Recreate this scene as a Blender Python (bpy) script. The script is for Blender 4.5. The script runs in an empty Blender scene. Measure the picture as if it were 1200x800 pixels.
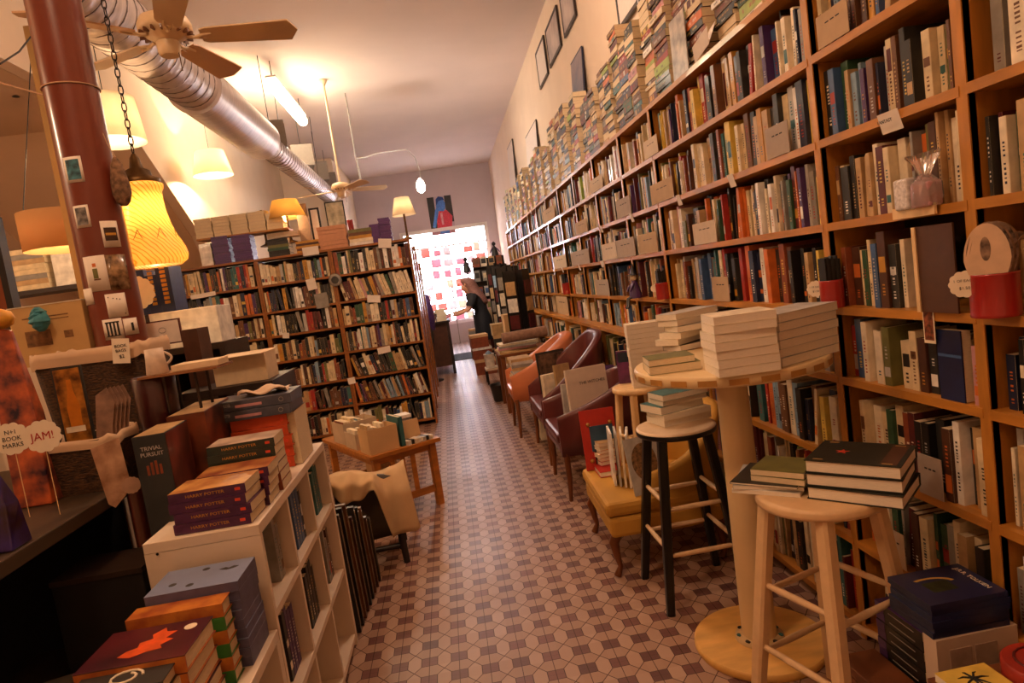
import bpy, bmesh, math, random
from mathutils import Matrix, Vector, Euler
C = bpy.context.scene.collection
PI = math.pi
def V(*a): return Vector(a)
# ------------------------------------------------------------------ camera
F, YAW, PIT, ROL = 760.0, 0.0917496, 0.0968940, -0.1443897
CAM = V(0, 0, 1.48)
_f = V(math.sin(YAW)*math.cos(PIT), math.cos(YAW)*math.cos(PIT), -math.sin(PIT))
_r0 = V(math.cos(YAW), -math.sin(YAW), 0); _u0 = _r0.cross(_f)
_r = math.cos(ROL)*_r0 + math.sin(ROL)*_u0
_u = -math.sin(ROL)*_r0 + math.cos(ROL)*_u0
cd = bpy.data.cameras.new('camera'); cam = bpy.data.objects.new('camera', cd); C.objects.link(cam)
cd.sensor_width = 36; cd.lens = F/1200*36; cd.clip_start = .05; cd.clip_end = 100
m = Matrix((( _r.x, _u.x, -_f.x, CAM.x), (_r.y, _u.y, -_f.y, CAM.y), (_r.z, _u.z, -_f.z, CAM.z), (0, 0, 0, 1)))
cam.matrix_world = m
bpy.context.scene.camera = cam
def at(px, py, x=None, y=None, z=None):
    """a point of the place seen at (px, py) of the photo, on the plane x=, y= or z="""
    d = (px-600)/F*_r - (py-400)/F*_u + _f
    if x is not None: t = (x-CAM.x)/d.x
    elif y is not None: t = (y-CAM.y)/d.y
    else: t = (z-CAM.z)/d.z
    return CAM + t*d
# ------------------------------------------------------------------ materials
MATS = {}
def srgb(h):
    h = h.lstrip('#'); c = [int(h[i:i+2], 16)/255 for i in (0, 2, 4)]
    return [x/12.92 if x <= .04045 else ((x+.055)/1.055)**2.4 for x in c]
def mat(name, col, rough=.6, var=.12, scale=30, bump=0, metal=0, coat=0, emit=None, es=0, stretch=None, col2=None, sss=0, trans=0, spec=.5, alpha=1):
    if name in MATS: return MATS[name]
    if isinstance(col, str): col = srgb(col)
    if isinstance(col2, str): col2 = srgb(col2)
    M = bpy.data.materials.new(name); M.use_nodes = True
    nt = M.node_tree; b = nt.nodes['Principled BSDF']
    b.inputs['Roughness'].default_value = rough; b.inputs['Metallic'].default_value = metal
    b.inputs['Coat Weight'].default_value = coat
    b.inputs['Specular IOR Level'].default_value = spec
    if trans: b.inputs['Transmission Weight'].default_value = trans
    if alpha < 1: b.inputs['Alpha'].default_value = alpha
    tc = nt.nodes.new('ShaderNodeTexCoord'); mp = nt.nodes.new('ShaderNodeMapping')
    nt.links.new(tc.outputs['Object'], mp.inputs[0])
    if stretch: mp.inputs['Scale'].default_value = stretch
    n = nt.nodes.new('ShaderNodeTexNoise'); n.inputs['Scale'].default_value = scale; n.inputs['Detail'].default_value = 4
    nt.links.new(mp.outputs[0], n.inputs['Vector'])
    cr = nt.nodes.new('ShaderNodeValToRGB')
    c2 = col2 or [min(1, c*(1+var)) for c in col]
    c1 = [c*(1-var) for c in col]
    cr.color_ramp.elements[0].position = .32; cr.color_ramp.elements[1].position = .68
    cr.color_ramp.elements[0].color = (*c1, 1); cr.color_ramp.elements[1].color = (*c2, 1)
    nt.links.new(n.outputs['Fac'], cr.inputs[0]); nt.links.new(cr.outputs[0], b.inputs['Base Color'])
    if bump:
        bp = nt.nodes.new('ShaderNodeBump'); bp.inputs['Strength'].default_value = bump; bp.inputs['Distance'].default_value = .01
        nt.links.new(n.outputs['Fac'], bp.inputs['Height']); nt.links.new(bp.outputs[0], b.inputs['Normal'])
    if emit:
        if isinstance(emit, str): emit = srgb(emit)
        b.inputs['Emission Color'].default_value = (*emit, 1); b.inputs['Emission Strength'].default_value = es
    MATS[name] = M
    return M
# ------------------------------------------------------------------ mesh builder
class MB:
    def __init__(s): s.v = []; s.f = []; s.mi = []; s.m = []; s.sm = []
    def midx(s, m):
        if m not in s.m: s.m.append(m)
        return s.m.index(m)
    def add(s, vs, fs, m, M=None, smooth=False):
        o = len(s.v); i = s.midx(m)
        for v in vs:
            v = Vector(v); s.v.append(M @ v if M is not None else v)
        for f in fs: s.f.append([o+k for k in f]); s.mi.append(i); s.sm.append(smooth)
    def box(s, x0, x1, y0, y1, z0, z1, m, M=None):
        s.add([(x0,y0,z0),(x1,y0,z0),(x1,y1,z0),(x0,y1,z0),(x0,y0,z1),(x1,y0,z1),(x1,y1,z1),(x0,y1,z1)],
              [(0,3,2,1),(4,5,6,7),(0,1,5,4),(1,2,6,5),(2,3,7,6),(3,0,4,7)], m, M)
    def prism(s, poly, h0, h1, m, M=None, smooth=False):
        n = len(poly)
        vs = [(p[0], p[1], h0) for p in poly] + [(p[0], p[1], h1) for p in poly]
        s.add(vs, [tuple(range(n))[::-1], tuple(range(n, 2*n))], m, M)
        o = len(s.v); 
        s.add(vs, [(i, (i+1) % n, n+(i+1) % n, n+i) for i in range(n)], m, M, smooth)
    def lathe(s, prof, m, M=None, seg=24, smooth=True, caps=True):
        vs = []; fs = []
        for r, z in prof:
            for k in range(seg):
                a = 2*PI*k/seg; vs.append((r*math.cos(a), r*math.sin(a), z))
        for i in range(len(prof)-1):
            for k in range(seg):
                k2 = (k+1) % seg
                fs.append((i*seg+k, i*seg+k2, (i+1)*seg+k2, (i+1)*seg+k))
        s.add(vs, fs, m, M, smooth)
        if caps:
            n = len(prof)-1
            s.add(vs, [tuple(range(seg))[::-1], tuple(range(n*seg, n*seg+seg))], m, M, False)
    def tube(s, path, r, m, M=None, seg=8, caps=True):
        path = [Vector(p) for p in path]; vs = []; fs = []
        rr = r if isinstance(r, (list, tuple)) else [r]*len(path)
        up = None
        for i, p in enumerate(path):
            d = (path[min(i+1, len(path)-1)] - path[max(i-1, 0)]).normalized()
            if up is None: up = V(0,0,1) if abs(d.z) < .9 else V(1,0,0)
            a = d.cross(up).normalized(); b = a.cross(d).normalized(); up = b
            for k in range(seg):
                t = 2*PI*k/seg; vs.append(p + rr[i]*(math.cos(t)*a + math.sin(t)*b))
        for i in range(len(path)-1):
            for k in range(seg):
                k2 = (k+1) % seg; fs.append((i*seg+k, i*seg+k2, (i+1)*seg+k2, (i+1)*seg+k))
        s.add(vs, fs, m, M, True)
        if caps:
            n = len(path)-1; s.add(vs, [tuple(range(seg))[::-1], tuple(range(n*seg, n*seg+seg))], m, M)
    def quad(s, a, b, c, d, m, M=None): s.add([a, b, c, d], [(0,1,2,3)], m, M)
    def grid(s, fn, nu, nv, m, M=None, smooth=True):
        vs = [fn(i/nu, j/nv) for i in range(nu+1) for j in range(nv+1)]
        s.add(vs, [(i*(nv+1)+j, (i+1)*(nv+1)+j, (i+1)*(nv+1)+j+1, i*(nv+1)+j+1) for i in range(nu) for j in range(nv)], m, M, smooth)
    def build(s, name, parent=None, bevel=0, subsurf=0, solid=0, loc=None, fixn=False):
        me = bpy.data.meshes.new(name)
        me.from_pydata([tuple(v) for v in s.v], [], s.f)
        for x in s.m: me.materials.append(x)
        me.polygons.foreach_set('material_index', s.mi); me.polygons.foreach_set('use_smooth', s.sm)
        me.update()
        if fixn:
            bm = bmesh.new(); bm.from_mesh(me); bmesh.ops.remove_doubles(bm, verts=bm.verts, dist=1e-5)
            bmesh.ops.recalc_face_normals(bm, faces=bm.faces); bm.to_mesh(me); bm.free()
        o = bpy.data.objects.new(name, me); C.objects.link(o)
        if parent: o.parent = parent
        if loc is not None: o.location = loc
        if solid: md = o.modifiers.new('s', 'SOLIDIFY'); md.thickness = solid; md.offset = 0
        if bevel: md = o.modifiers.new('b', 'BEVEL'); md.width = bevel; md.segments = 2; md.limit_method = 'ANGLE'
        if subsurf: md = o.modifiers.new('u', 'SUBSURF'); md.levels = subsurf; md.render_levels = subsurf
        return o
def T(x=0, y=0, z=0): return Matrix.Translation((x, y, z))
def RZ(a): return Matrix.Rotation(a, 4, 'Z')
def RX(a): return Matrix.Rotation(a, 4, 'X')
def RY(a): return Matrix.Rotation(a, 4, 'Y')
def tag(o, label, cat, group=None):
    o['label'] = label; o['category'] = cat
    if group: o['group'] = group
    return o
def thing(name, label, cat, loc=(0,0,0), rz=0, group=None):
    o = bpy.data.objects.new(name, None); C.objects.link(o); o.empty_display_size = .05
    o.location = loc; o.rotation_euler = (0, 0, rz)
    return tag(o, label, cat, group)
def struct(o): o['kind'] = 'structure'; return o
def text(s, size, m, parent, M, name='lettering', ext=.0004, sx=1):
    cu = bpy.data.curves.new(name, 'FONT'); cu.body = s; cu.size = size; cu.extrude = ext; cu.align_x = 'CENTER'; cu.align_y = 'CENTER'; cu.resolution_u = 2
    cu.materials.append(m)
    tmp = bpy.data.objects.new('tmp', cu); C.objects.link(tmp)
    dg = bpy.context.evaluated_depsgraph_get()
    me = bpy.data.meshes.new_from_object(tmp.evaluated_get(dg)); bpy.data.objects.remove(tmp)
    if not me.materials: me.materials.append(m)
    o = bpy.data.objects.new(name, me); C.objects.link(o); o.parent = parent
    o.matrix_local = M @ Matrix.Diagonal((sx, 1, 1, 1))
    return o
def copy_tree(o, parent=None):
    c = o.copy(); C.objects.link(c); c.parent = parent
    for ch in list(o.children): copy_tree(ch, c)
    return c
# palette --------------------------------------------------------
PAL = dict(cream='#d8c49c', ivory='#e6d8bc', tan='#b99768', brown='#6a4226', chestnut='#4a2a1a', black='#16120f', charcoal='#2b2926',
    navy='#1c2440', blue='#3b5a86', sky='#7f9bb0', teal='#2f6465', green='#2f5136', olive='#6c6a38', lime='#9bb04a', red='#a02a20', maroon='#571b1c',
    orange='#c8682a', amber='#c08a30', yellow='#d8b850', purple='#4a2a60', pink='#c08a8e', grey='#8d877e', white='#e9e4da', silver='#b7b3ac', rust='#8a4426')
BM = {k: mat('book_'+k, v, rough=.48, var=.2, scale=18, coat=.06) for k, v in PAL.items()}
PAGES = mat('page_edges', '#dcc9a6', rough=.85, var=.10, scale=60, stretch=(1, 1, 14))
PAGEW = mat('page_edges_white', '#e8dcc8', rough=.85, var=.07, scale=60, stretch=(1, 1, 14))
PINE = mat('varnished_pine', '#b87a2e', rough=.42, var=.22, scale=9, stretch=(3, .5, 3), coat=.2, bump=.05)
PINEV = mat('varnished_pine_upright', '#b87a2e', rough=.42, var=.22, scale=9, stretch=(3, 3, .5), coat=.2, bump=.05)
WALL = mat('cream_plaster', '#e4cfb6', rough=.9, var=.035, scale=2.5)
WHITEP = mat('white_paper', '#e4d8ca', rough=.8, var=.04)
INK = mat('black_ink', '#1a1614', rough=.7)
REDINK = mat('red_ink', '#b02818', rough=.7)
BLACKW = mat('black_paint', '#0d0c0c', rough=.35, var=.1)
BLOND = mat('blond_wood', '#e3c08c', rough=.5, var=.10, scale=7, stretch=(4, 4, .6))
BRASS = mat('aged_brass', '#5d4424', rough=.4, metal=.8)
CARDB = mat('cardboard', '#c29a62', rough=.85, var=.06, scale=12)
FABT = mat('beige_card', '#b79a78', rough=.85, var=.07, scale=14)
random.seed(7)
# ------------------------------------------------------------------ the room
XR, XL, YB, ZC = 1.62, -3.0, 17.0, 4.5
def floor_mat():
    M = bpy.data.materials.new('mosaic_tile'); M.use_nodes = True; nt = M.node_tree; L = nt.links; b = nt.nodes['Principled BSDF']
    tc = nt.nodes.new('ShaderNodeTexCoord'); sp = nt.nodes.new('ShaderNodeSeparateXYZ'); L.new(tc.outputs['Object'], sp.inputs[0])
    def mth(op, a, b2=None, c=None):
        n = nt.nodes.new('ShaderNodeMath'); n.operation = op
        for i, x in enumerate((a, b2, c)):
            if x is None: continue
            if isinstance(x, (int, float)): n.inputs[i].default_value = x
            else: L.new(x, n.inputs[i])
        return n.outputs[0]
    def cell(o, off, s):
        q = mth('DIVIDE', mth('SUBTRACT', o, off), s)
        return q, mth('ABSOLUTE', mth('SUBTRACT', mth('FRACT', mth('ADD', q, .5)), .5))
    qu, a = cell(sp.outputs[0], -.0445, .12007); qv, bb = cell(sp.outputs[1], 2.5249, .12443)
    ia = mth('LESS_THAN', a, .27); ib = mth('LESS_THAN', bb, .23); dark = mth('MULTIPLY', ia, ib)
    # the tiles' own joints
    e = .012
    g1 = mth('MULTIPLY', mth('LESS_THAN', mth('ABSOLUTE', mth('SUBTRACT', a, .27)), e), ib)
    g2 = mth('MULTIPLY', mth('LESS_THAN', mth('ABSOLUTE', mth('SUBTRACT', bb, .23)), e), ia)
    # slanted: from (.27,.23) to (.5,.5)
    sl = (.5-.23)/(.5-.27)
    dl = mth('ABSOLUTE', mth('SUBTRACT', mth('SUBTRACT', bb, .23), mth('MULTIPLY', mth('SUBTRACT', a, .27), sl)))
    g3 = mth('MULTIPLY', mth('LESS_THAN', dl, e*1.7), mth('GREATER_THAN', a, .27))
    g4 = mth('LESS_THAN', a, e*.9)
    g5 = mth('MULTIPLY', mth('LESS_THAN', bb, e*.6), ia)
    g = mth('MAXIMUM', mth('MAXIMUM', g1, g2), mth('MAXIMUM', g3, mth('MAXIMUM', g4, mth('MULTIPLY', g5, .5))))
    # per tile variation
    wn = nt.nodes.new('ShaderNodeTexWhiteNoise'); wn.noise_dimensions = '3D'
    cb = nt.nodes.new('ShaderNodeCombineXYZ')
    L.new(mth('FLOOR', mth('ADD', mth('MULTIPLY', qu, 2), .5)), cb.inputs[0]); L.new(mth('FLOOR', mth('ADD', mth('MULTIPLY', qv, 2), .5)), cb.inputs[1]); L.new(cb.outputs[0], wn.inputs['Vector'])
    hexm = mth('MULTIPLY', mth('GREATER_THAN', a, .27), mth('GREATER_THAN', mth('MULTIPLY', mth('SUBTRACT', a, .27), sl), mth('SUBTRACT', bb, .23)))
    def mixc(f, c1, c2):
        n = nt.nodes.new('ShaderNodeMix'); n.data_type = 'RGBA'
        if isinstance(f, (int, float)): n.inputs[0].default_value = f
        else: L.new(f, n.inputs[0])
        for i, c in ((6, c1), (7, c2)):
            if isinstance(c, str): n.inputs[i].default_value = (*srgb(c), 1)
            else: L.new(c, n.inputs[i])
        return n.outputs[2]
    light = mixc(hexm, '#a88670', '#b89882'); light = mixc(mth('MULTIPLY', wn.outputs['Value'], .45), light, '#9c7862')
    drk = mixc(wn.outputs['Value'], '#7a4c44', '#5c3630')
    col = mixc(dark, light, drk); col = mixc(g, col, '#3a211a')
    nz = nt.nodes.new('ShaderNodeTexNoise'); nz.inputs['Scale'].default_value = 1.6; nz.inputs['Detail'].default_value = 5; L.new(tc.outputs['Object'], nz.inputs['Vector'])
    col = mixc(mth('MULTIPLY', nz.outputs['Fac'], .35), col, '#6a4a3c')
    L.new(col, b.inputs['Base Color']); 
    L.new(mth('ADD', .30, mth('ADD', mth('MULTIPLY', nz.outputs['Fac'], .22), mth('MULTIPLY', g, .3))), b.inputs['Roughness'])
    bp = nt.nodes.new('ShaderNodeBump'); bp.inputs['Strength'].default_value = .25; bp.inputs['Distance'].default_value = .002; bp.invert = True
    L.new(g, bp.inputs['Height']); L.new(bp.outputs[0], b.inputs['Normal'])
    return M
FLOORM = floor_mat()
CEIL = mat('cream_ceiling', '#dccbbf', rough=.95, var=.03, scale=1.5)
def slab(name, x0, x1, y0, y1, z0, z1, m):
    b = MB(); b.box(x0, x1, y0, y1, z0, z1, m); return struct(b.build(name))
slab('floor', -5.2, XR+.2, -2.2, YB+1.5, -.1, 0, FLOORM)
slab('ceiling', -5.2, XR+.2, -2.2, YB+.2, ZC, ZC+.1, CEIL)
slab('wall_right', XR, XR+.15, -2.2, YB, 0, ZC, WALL)
slab('wall_front', -5.2, XR+.2, -2.2, -2.05, 0, ZC, WALL)
# left wall with the opening of the side room cut along the stair line
b = MB()
poly = [(7.3, 3.65), (8.9, 2.6), (11.0, 0.0), (YB, 0), (YB, ZC), (-2.05, ZC), (-2.05, 3.65)]
vs = [(XL, y, z) for y, z in poly] + [(XL-.12, y, z) for y, z in poly]; n = len(poly)
b.add(vs, [tuple(range(n)), tuple(range(2*n-1, n-1, -1))] + [(i, n+i, n+(i+1) % n, (i+1) % n) for i in range(n)], WALL)
struct(b.build('wall_left', fixn=True))
SIDEW = mat('tan_plaster', '#dcbf9e', rough=.9, var=.04, scale=2)
b = MB(); b.box(-5.2, XL-.125, -2.05, 7.3, 3.65, 3.75, SIDEW)
b.add([(-5.2, 7.3, 3.65), (XL-.125, 7.3, 3.65), (XL-.125, 12.85, 0), (-5.2, 12.85, 0), (-5.2, 7.3, 3.75), (XL-.125, 7.3, 3.75), (XL-.125, 12.9, .1), (-5.2, 12.9, .1)],
      [(0,3,2,1),(4,5,6,7),(0,1,5,4),(1,2,6,5),(2,3,7,6),(3,0,4,7)], SIDEW)
struct(b.build('ceiling_side'))
slab('wall_side', -5.2, -5.05, -2.05, YB, 0, ZC, SIDEW)
# chimney-like return at the back left, back wall with the shop window
slab('wall_return', XL+.002, -1.91, 14.2, YB, 0, ZC, WALL)
GREYW = mat('pale_grey_plaster', '#c9bcc0', rough=.9, var=.03, scale=2)
b = MB(); WX0, WX1, WZ0, WZ1 = -.85, 1.30, .55, 2.95
b.box(-1.91, WX0, YB, YB+.2, 0, ZC, GREYW); b.box(WX1, XR, YB, YB+.2, 0, ZC, GREYW); b.box(WX0, WX1, YB, YB+.2, WZ1, ZC, GREYW); b.box(WX0, WX1, YB, YB+.2, 0, WZ0, GREYW)
struct(b.build('wall_back'))
WTRIM = mat('white_gloss_trim', '#e8e2dc', rough=.4, var=.03)
b = MB()
for x0, x1, z0, z1 in ((WX0-.06, WX0+.03, WZ0, WZ1+.06), (WX1-.03, WX1+.06, WZ0, WZ1+.06), (WX0, WX1, WZ1-.03, WZ1+.06), (WX0, WX1, WZ0-.04, WZ0+.05), (WX0, WX1, 2.52, 2.56), (.2, .24, WZ0, 2.52)):
    b.box(x0, x1, YB-.04, YB+.06, z0, z1, WTRIM)
w1 = struct(b.build('window_1', fixn=False))
GLASS = mat('window_glass', '#ffffff', rough=.0, var=0, trans=1)
b = MB(); b.box(WX0, WX1, YB+.1, YB+.106, WZ0, WZ1, GLASS); b.build('pane', w1)
b = MB(); b.box(-5.04, -1.92, YB, YB+.2, 0, ZC, GREYW); struct(b.build('wall_back'))
# ------------------------------------------------------------------ right-hand wall bookcases
BZ = [.06, .379, .672, .976, 1.222, 1.508, 1.786, 2.062, 2.345]      # tops of the boards
TH = .026
FX = 1.32
POSTS = [.25, .87, 1.49, 2.11, 3.74, 4.42, 5.2, 6.0, 6.8, 7.6, 8.4, 9.2, 10.0, 10.8, 11.6, 12.4]
WHERE = ['nearest the camera at right edge', 'at right edge behind the near post', 'with the large red can', 'behind the round table and blond stool',
         'above the yellow chair', 'with the witch doll', 'above the nearer burgundy chair', 'above the farther burgundy chair', 'just past the burgundy chairs', 'level with the orange cushion',
         'level with the white tubs', 'seventh from the far end', 'fourth from the far end', 'third from the far end', 'last but one before the window', 'farthest along by the window']
LOWX = 1.218
for i in range(len(POSTS)-1):
    y0, y1 = POSTS[i], POSTS[i+1]
    far = y0 > 4.4
    t = thing('bookcase', 'tall varnished pine wall bookcase bay %s' % WHERE[i+1 if i else 0], 'bookcase', (FX, y0, 0), 0, 'pine bookcases along the right wall')
    yb = y1-y0
    b = MB(); b.box(.002, .28, 0, .022, 0, 2.345-TH, PINEV)
    b.box(-.002, .02, 0, .034, 0, 2.345-TH, PINEV)
    if far: b.box(LOWX-FX, 0, 0, .022, 0, .976-TH, PINEV)
    b.build('side_panel', t)
    if i == len(POSTS)-2:
        b = MB(); b.box(0, .28, yb-.022, yb, 0, 2.345-TH, PINEV); b.build('side_panel', t)
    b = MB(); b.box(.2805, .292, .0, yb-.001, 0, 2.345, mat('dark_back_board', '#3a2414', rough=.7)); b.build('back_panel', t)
    for z in BZ:
        fx = (LOWX-FX) if (far and z < 1.0) else -.004
        b = MB()
        top = z > 2.3
        b.box(fx, .279, (0 if top else .0225), yb-.001, z-TH, z, PINE)
        b.build('shelf', t)
# ---------------- books
def book_geo(mb, w, h, d, cov, pg, M, deco=None, hard=True, rng=random, nd=2):
    """spine faces -x, thickness along +y, height +z, origin at spine bottom corner"""
    c = .0022 if hard else .0007; e = .003 if hard else .0003
    r = min(.003, w*.2)
    # spine + covers as a C section
    mb.box(0, c*1.6, r*.5, w-r*.5, 0, h, cov, M)
    mb.box(.0008, d, 0, c, 0, h, cov, M); mb.box(.0008, d, w-c, w, 0, h, cov, M)
    mb.box(c*1.5, d-e, c, w-c, e, h-e, pg, M)
    if deco:
        for k in range(nd):
            z0 = h*(.12+.5*k/max(1, nd-.5)+rng.uniform(0, .06)); z1 = z0+h*rng.uniform(.08, .30); z1 = min(z1, h*.93)
            if rng.random() < .18:
                mb.quad((-.0004, w*.12, z0), (-.0004, w*.12, z1), (-.0004, w*.88, z1), (-.0004, w*.88, z0), deco, M)
            else:   # a run of lettering strokes up the spine
                z = z0
                while z < z1:
                    dz = rng.uniform(.003, .008)
                    mb.quad((-.0004, w*.36, z), (-.0004, w*.36, z+dz*.8), (-.0004, w*.66, z+dz*.8), (-.0004, w*.66, z), deco, M); z += dz+rng.uniform(.003, .006)
NAMES = list(PAL)
WGT = dict(cream=14, ivory=9, tan=9, brown=8, chestnut=6, black=13, charcoal=8, navy=6, blue=3, sky=2, teal=3, green=3, olive=2, lime=.6, red=5, maroon=5, orange=4, amber=3, yellow=2, purple=2, pink=2, grey=4, white=5, silver=2, rust=4)
WL = [WGT[n] for n in NAMES]
LIGHTC = {'cream', 'ivory', 'tan', 'white', 'silver', 'yellow', 'sky', 'pink', 'grey', 'lime', 'amber'}
def deco_for(rng, c):
    pool = ['black', 'brown', 'maroon', 'navy', 'red', 'orange', 'teal'] if c in LIGHTC else ['ivory', 'yellow', 'white', 'amber', 'tan', 'red', 'silver', 'orange']
    return BM[rng.choice(pool)]
def pick(rng, prev=None):
    if prev and rng.random() < .13: return prev
    return rng.choices(NAMES, WL)[0]
def hword(h): return 'short' if h < .185 else ('tall' if h > .225 else 'mid-height')
def wword(w): return 'thin' if w < .021 else ('thick' if w > .036 else 'medium-thick')
ROWN = ['bottom shelf', 'second shelf up', 'third shelf up', 'fourth shelf up', 'fifth shelf up', 'sixth shelf up', 'seventh shelf up', 'top shelf']
LABELS = set()
def uniq(l, extra):
    k = 0; base = l
    while l in LABELS:
        l = base+' '+extra[k % len(extra)] if k < len(extra) else base+' '+extra[-1]+' again'*(k-len(extra)+1); k += 1
    LABELS.add(l); return l
ORD = ['first', 'second', 'third', 'fourth', 'fifth', 'sixth', 'seventh', 'eighth', 'ninth', 'tenth', 'eleventh', 'twelfth', 'thirteenth', 'fourteenth', 'fifteenth', 'sixteenth', 'seventeenth', 'eighteenth', 'nineteenth', 'twentieth']
ORD += ['twenty-'+x for x in ORD[:9]]+['thirtieth']+['thirty-'+x for x in ORD[:9]]+['fortieth']+['forty-'+x for x in ORD[:9]]+['fiftieth']+['fifty-'+x for x in ORD[:9]]+['sixtieth']+['sixty-'+x for x in ORD[:9]]+['seventieth']+['seventy-'+x for x in ORD[:9]]
SKIP = []      # (row, y0, y1) stretches kept free for other things
SKIP += [(4, 1.515, 1.80), (7, 1.52, 1.56)]
rng = random.Random(11)
recs = []
for i in range(len(POSTS)-1):
    for r in range(8):
        y0, y1 = POSTS[i]+.034, POSTS[i+1]-.010
        if y1 < 1.2: continue
        y = max(y0, 1.02); gapz = BZ[r+1]-TH-BZ[r]; prev = None; n = 0
        basew = rng.choice([.02, .026, .032]); baseh = rng.uniform(.70, .88)*gapz
        while True:
            if rng.random() < .06: basew = rng.choice([.018, .026, .034]); baseh = rng.uniform(.68, .9)*gapz
            w = max(.011, rng.gauss(basew, .007)); h = min(gapz-.012, max(.14, rng.gauss(baseh, .017)))
            if y+w > y1-.004: break
            sk = [s for s in SKIP if s[0] == r and y+w > s[1] and y < s[2]]
            if sk: y = sk[0][2]; continue
            if rng.random() < .05 and y+w+.045 < y1: y += .03
            c = pick(rng, prev); tilt = 0
            if rng.random() < .05 and h > .17: tilt = rng.uniform(.04, .16); y += h*math.sin(tilt)
            d = rng.uniform(.12, .17); setb = rng.uniform(.008, .05)
            if y+w > y1-.004: break
            fx = (LOWX if (POSTS[i] > 4.4 and r < 3) else FX)
            recs.append(dict(i=i, r=r, y=y, w=w, h=h, c=c, d=d, x=fx+setb, z=BZ[r]+.0005, tilt=tilt, n=n))
            prev = c; y += w+rng.uniform(.0008, .003); n += 1
# nearest (largest) first; what the table, stools or the frame hides does not count
def vis(q):
    p = V(q['x'], q['y'], q['z']+q['h']/2)
    d = p-CAM; zz = d.dot(_f); px = 600+F*d.dot(_r)/zz; py = 400-F*d.dot(_u)/zz
    if not (-5 < px < 1205 and -10 < py < 810): return 0
    if 815 < px < 985 and py > 365 and py < 430: return 0
    if q['r'] == 0 or (q['r'] <= 1 and q['y'] > 2.2) or (q['r'] == 2 and q['y'] > 2.9): return .2*q['w']*q['h']/zz**2
    return q['w']*q['h']/zz**2
for q in recs: q['s'] = vis(q)
def rec_M(q):
    M = T(q['x'], q['y'], q['z'])
    if q['tilt']: M = M @ RX(q['tilt'])
    return M
ALL = []       # every ordinary shelf book of the shop, built at the end
def trim(l, drops):
    for a, b2 in drops:
        if len(l.split()) <= 16: break
        l = l.replace(a, b2, 1)
    return ' '.join(l.split())
for q in recs:
    l = '%s %s %s book%s, %s from right post, %s, bay %s' % (hword(q['h']), wword(q['w']), q['c'], ' leaning' if q['tilt'] else '', ORD[min(q['n'], len(ORD)-1)], ROWN[q['r']], WHERE[q['i']+1 if q['i'] else 0])
    l = trim(l, [(wword(q['w'])+' ', ''), (' leaning', ''), (hword(q['h'])+' ', ''), ('', ''), (' behind the near post', ''), ('bay ', '')])
    ALL.append(dict(M=rec_M(q), w=q['w'], h=q['h'], d=q['d'], c=q['c'], s=q['s'], label=l, g='books standing on the right wall shelves', far=q['y'] > 9))
# ---------------- the piles lying on top of the right bookcases
rng = random.Random(5)
piles = []; y = 2.0; k = 0; WP_ = [dict(cream=6, ivory=3, white=2, tan=8, brown=12, chestnut=9, black=12, charcoal=10, navy=8, red=6, maroon=8, grey=7, rust=7, teal=4, green=4, silver=2).get(n, 2) for n in NAMES]
while y < 12.2:
    L_ = rng.uniform(.15, .23)
    tgt = (.95 if y < 3.2 else .70 if y < 3.9 else .62)*rng.uniform(.78, 1.1)
    if 4.6 < y < 5.6: tgt *= .85
    z = 2.346; pl = []
    while z-2.346 < tgt:
        th = rng.uniform(.016, .050); c = rng.choices(NAMES, WP_)[0]
        pl.append((y+rng.uniform(-.008, .008), z, L_*rng.uniform(.86, 1.0), rng.uniform(.11, .15), th, c, rng.random() < .22, rng.uniform(-.05, .05)))
        z += th+.0006
    piles.append(pl); y += L_+rng.uniform(.012, .05); k += 1
def pile_M(y, z, L_, d, th, c, flip, rz):
    # lying on its side: thickness up, spine (or page edges when flipped) to the aisle
    M = T(1.345+.04*((int(y*5)*.37) % 1)+.012*((y*731+z*57) % 1), y, z) @ RZ(rz)
    if flip: M = M @ T(d, L_, 0) @ RZ(PI)
    return M @ T(0, L_, 0) @ RX(PI/2)        # book height runs along -y, thickness up
for pi_, pl in enumerate(piles):
    for j, (y, z, L_, d, th, c, flip, rz) in enumerate(pl):
        p = V(1.36, y+L_/2, z); dd = p-CAM; zz = dd.dot(_f); py = 400-F*dd.dot(_u)/zz
        s_ = L_*th/zz**2*.8 if py > -8 else 0
        ALL.append(dict(M=pile_M(y, z, L_, d, th, c, flip, rz), w=th, h=L_, d=d, c=c, s=s_, far=y > 6, g='books piled on top of the right bookcases',
            label='%s book, %s, %s up in the %s pile from the right above wall shelves' % (c, 'page edges outward' if flip else 'spine outward', ORD[j], ORD[pi_])))
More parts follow.
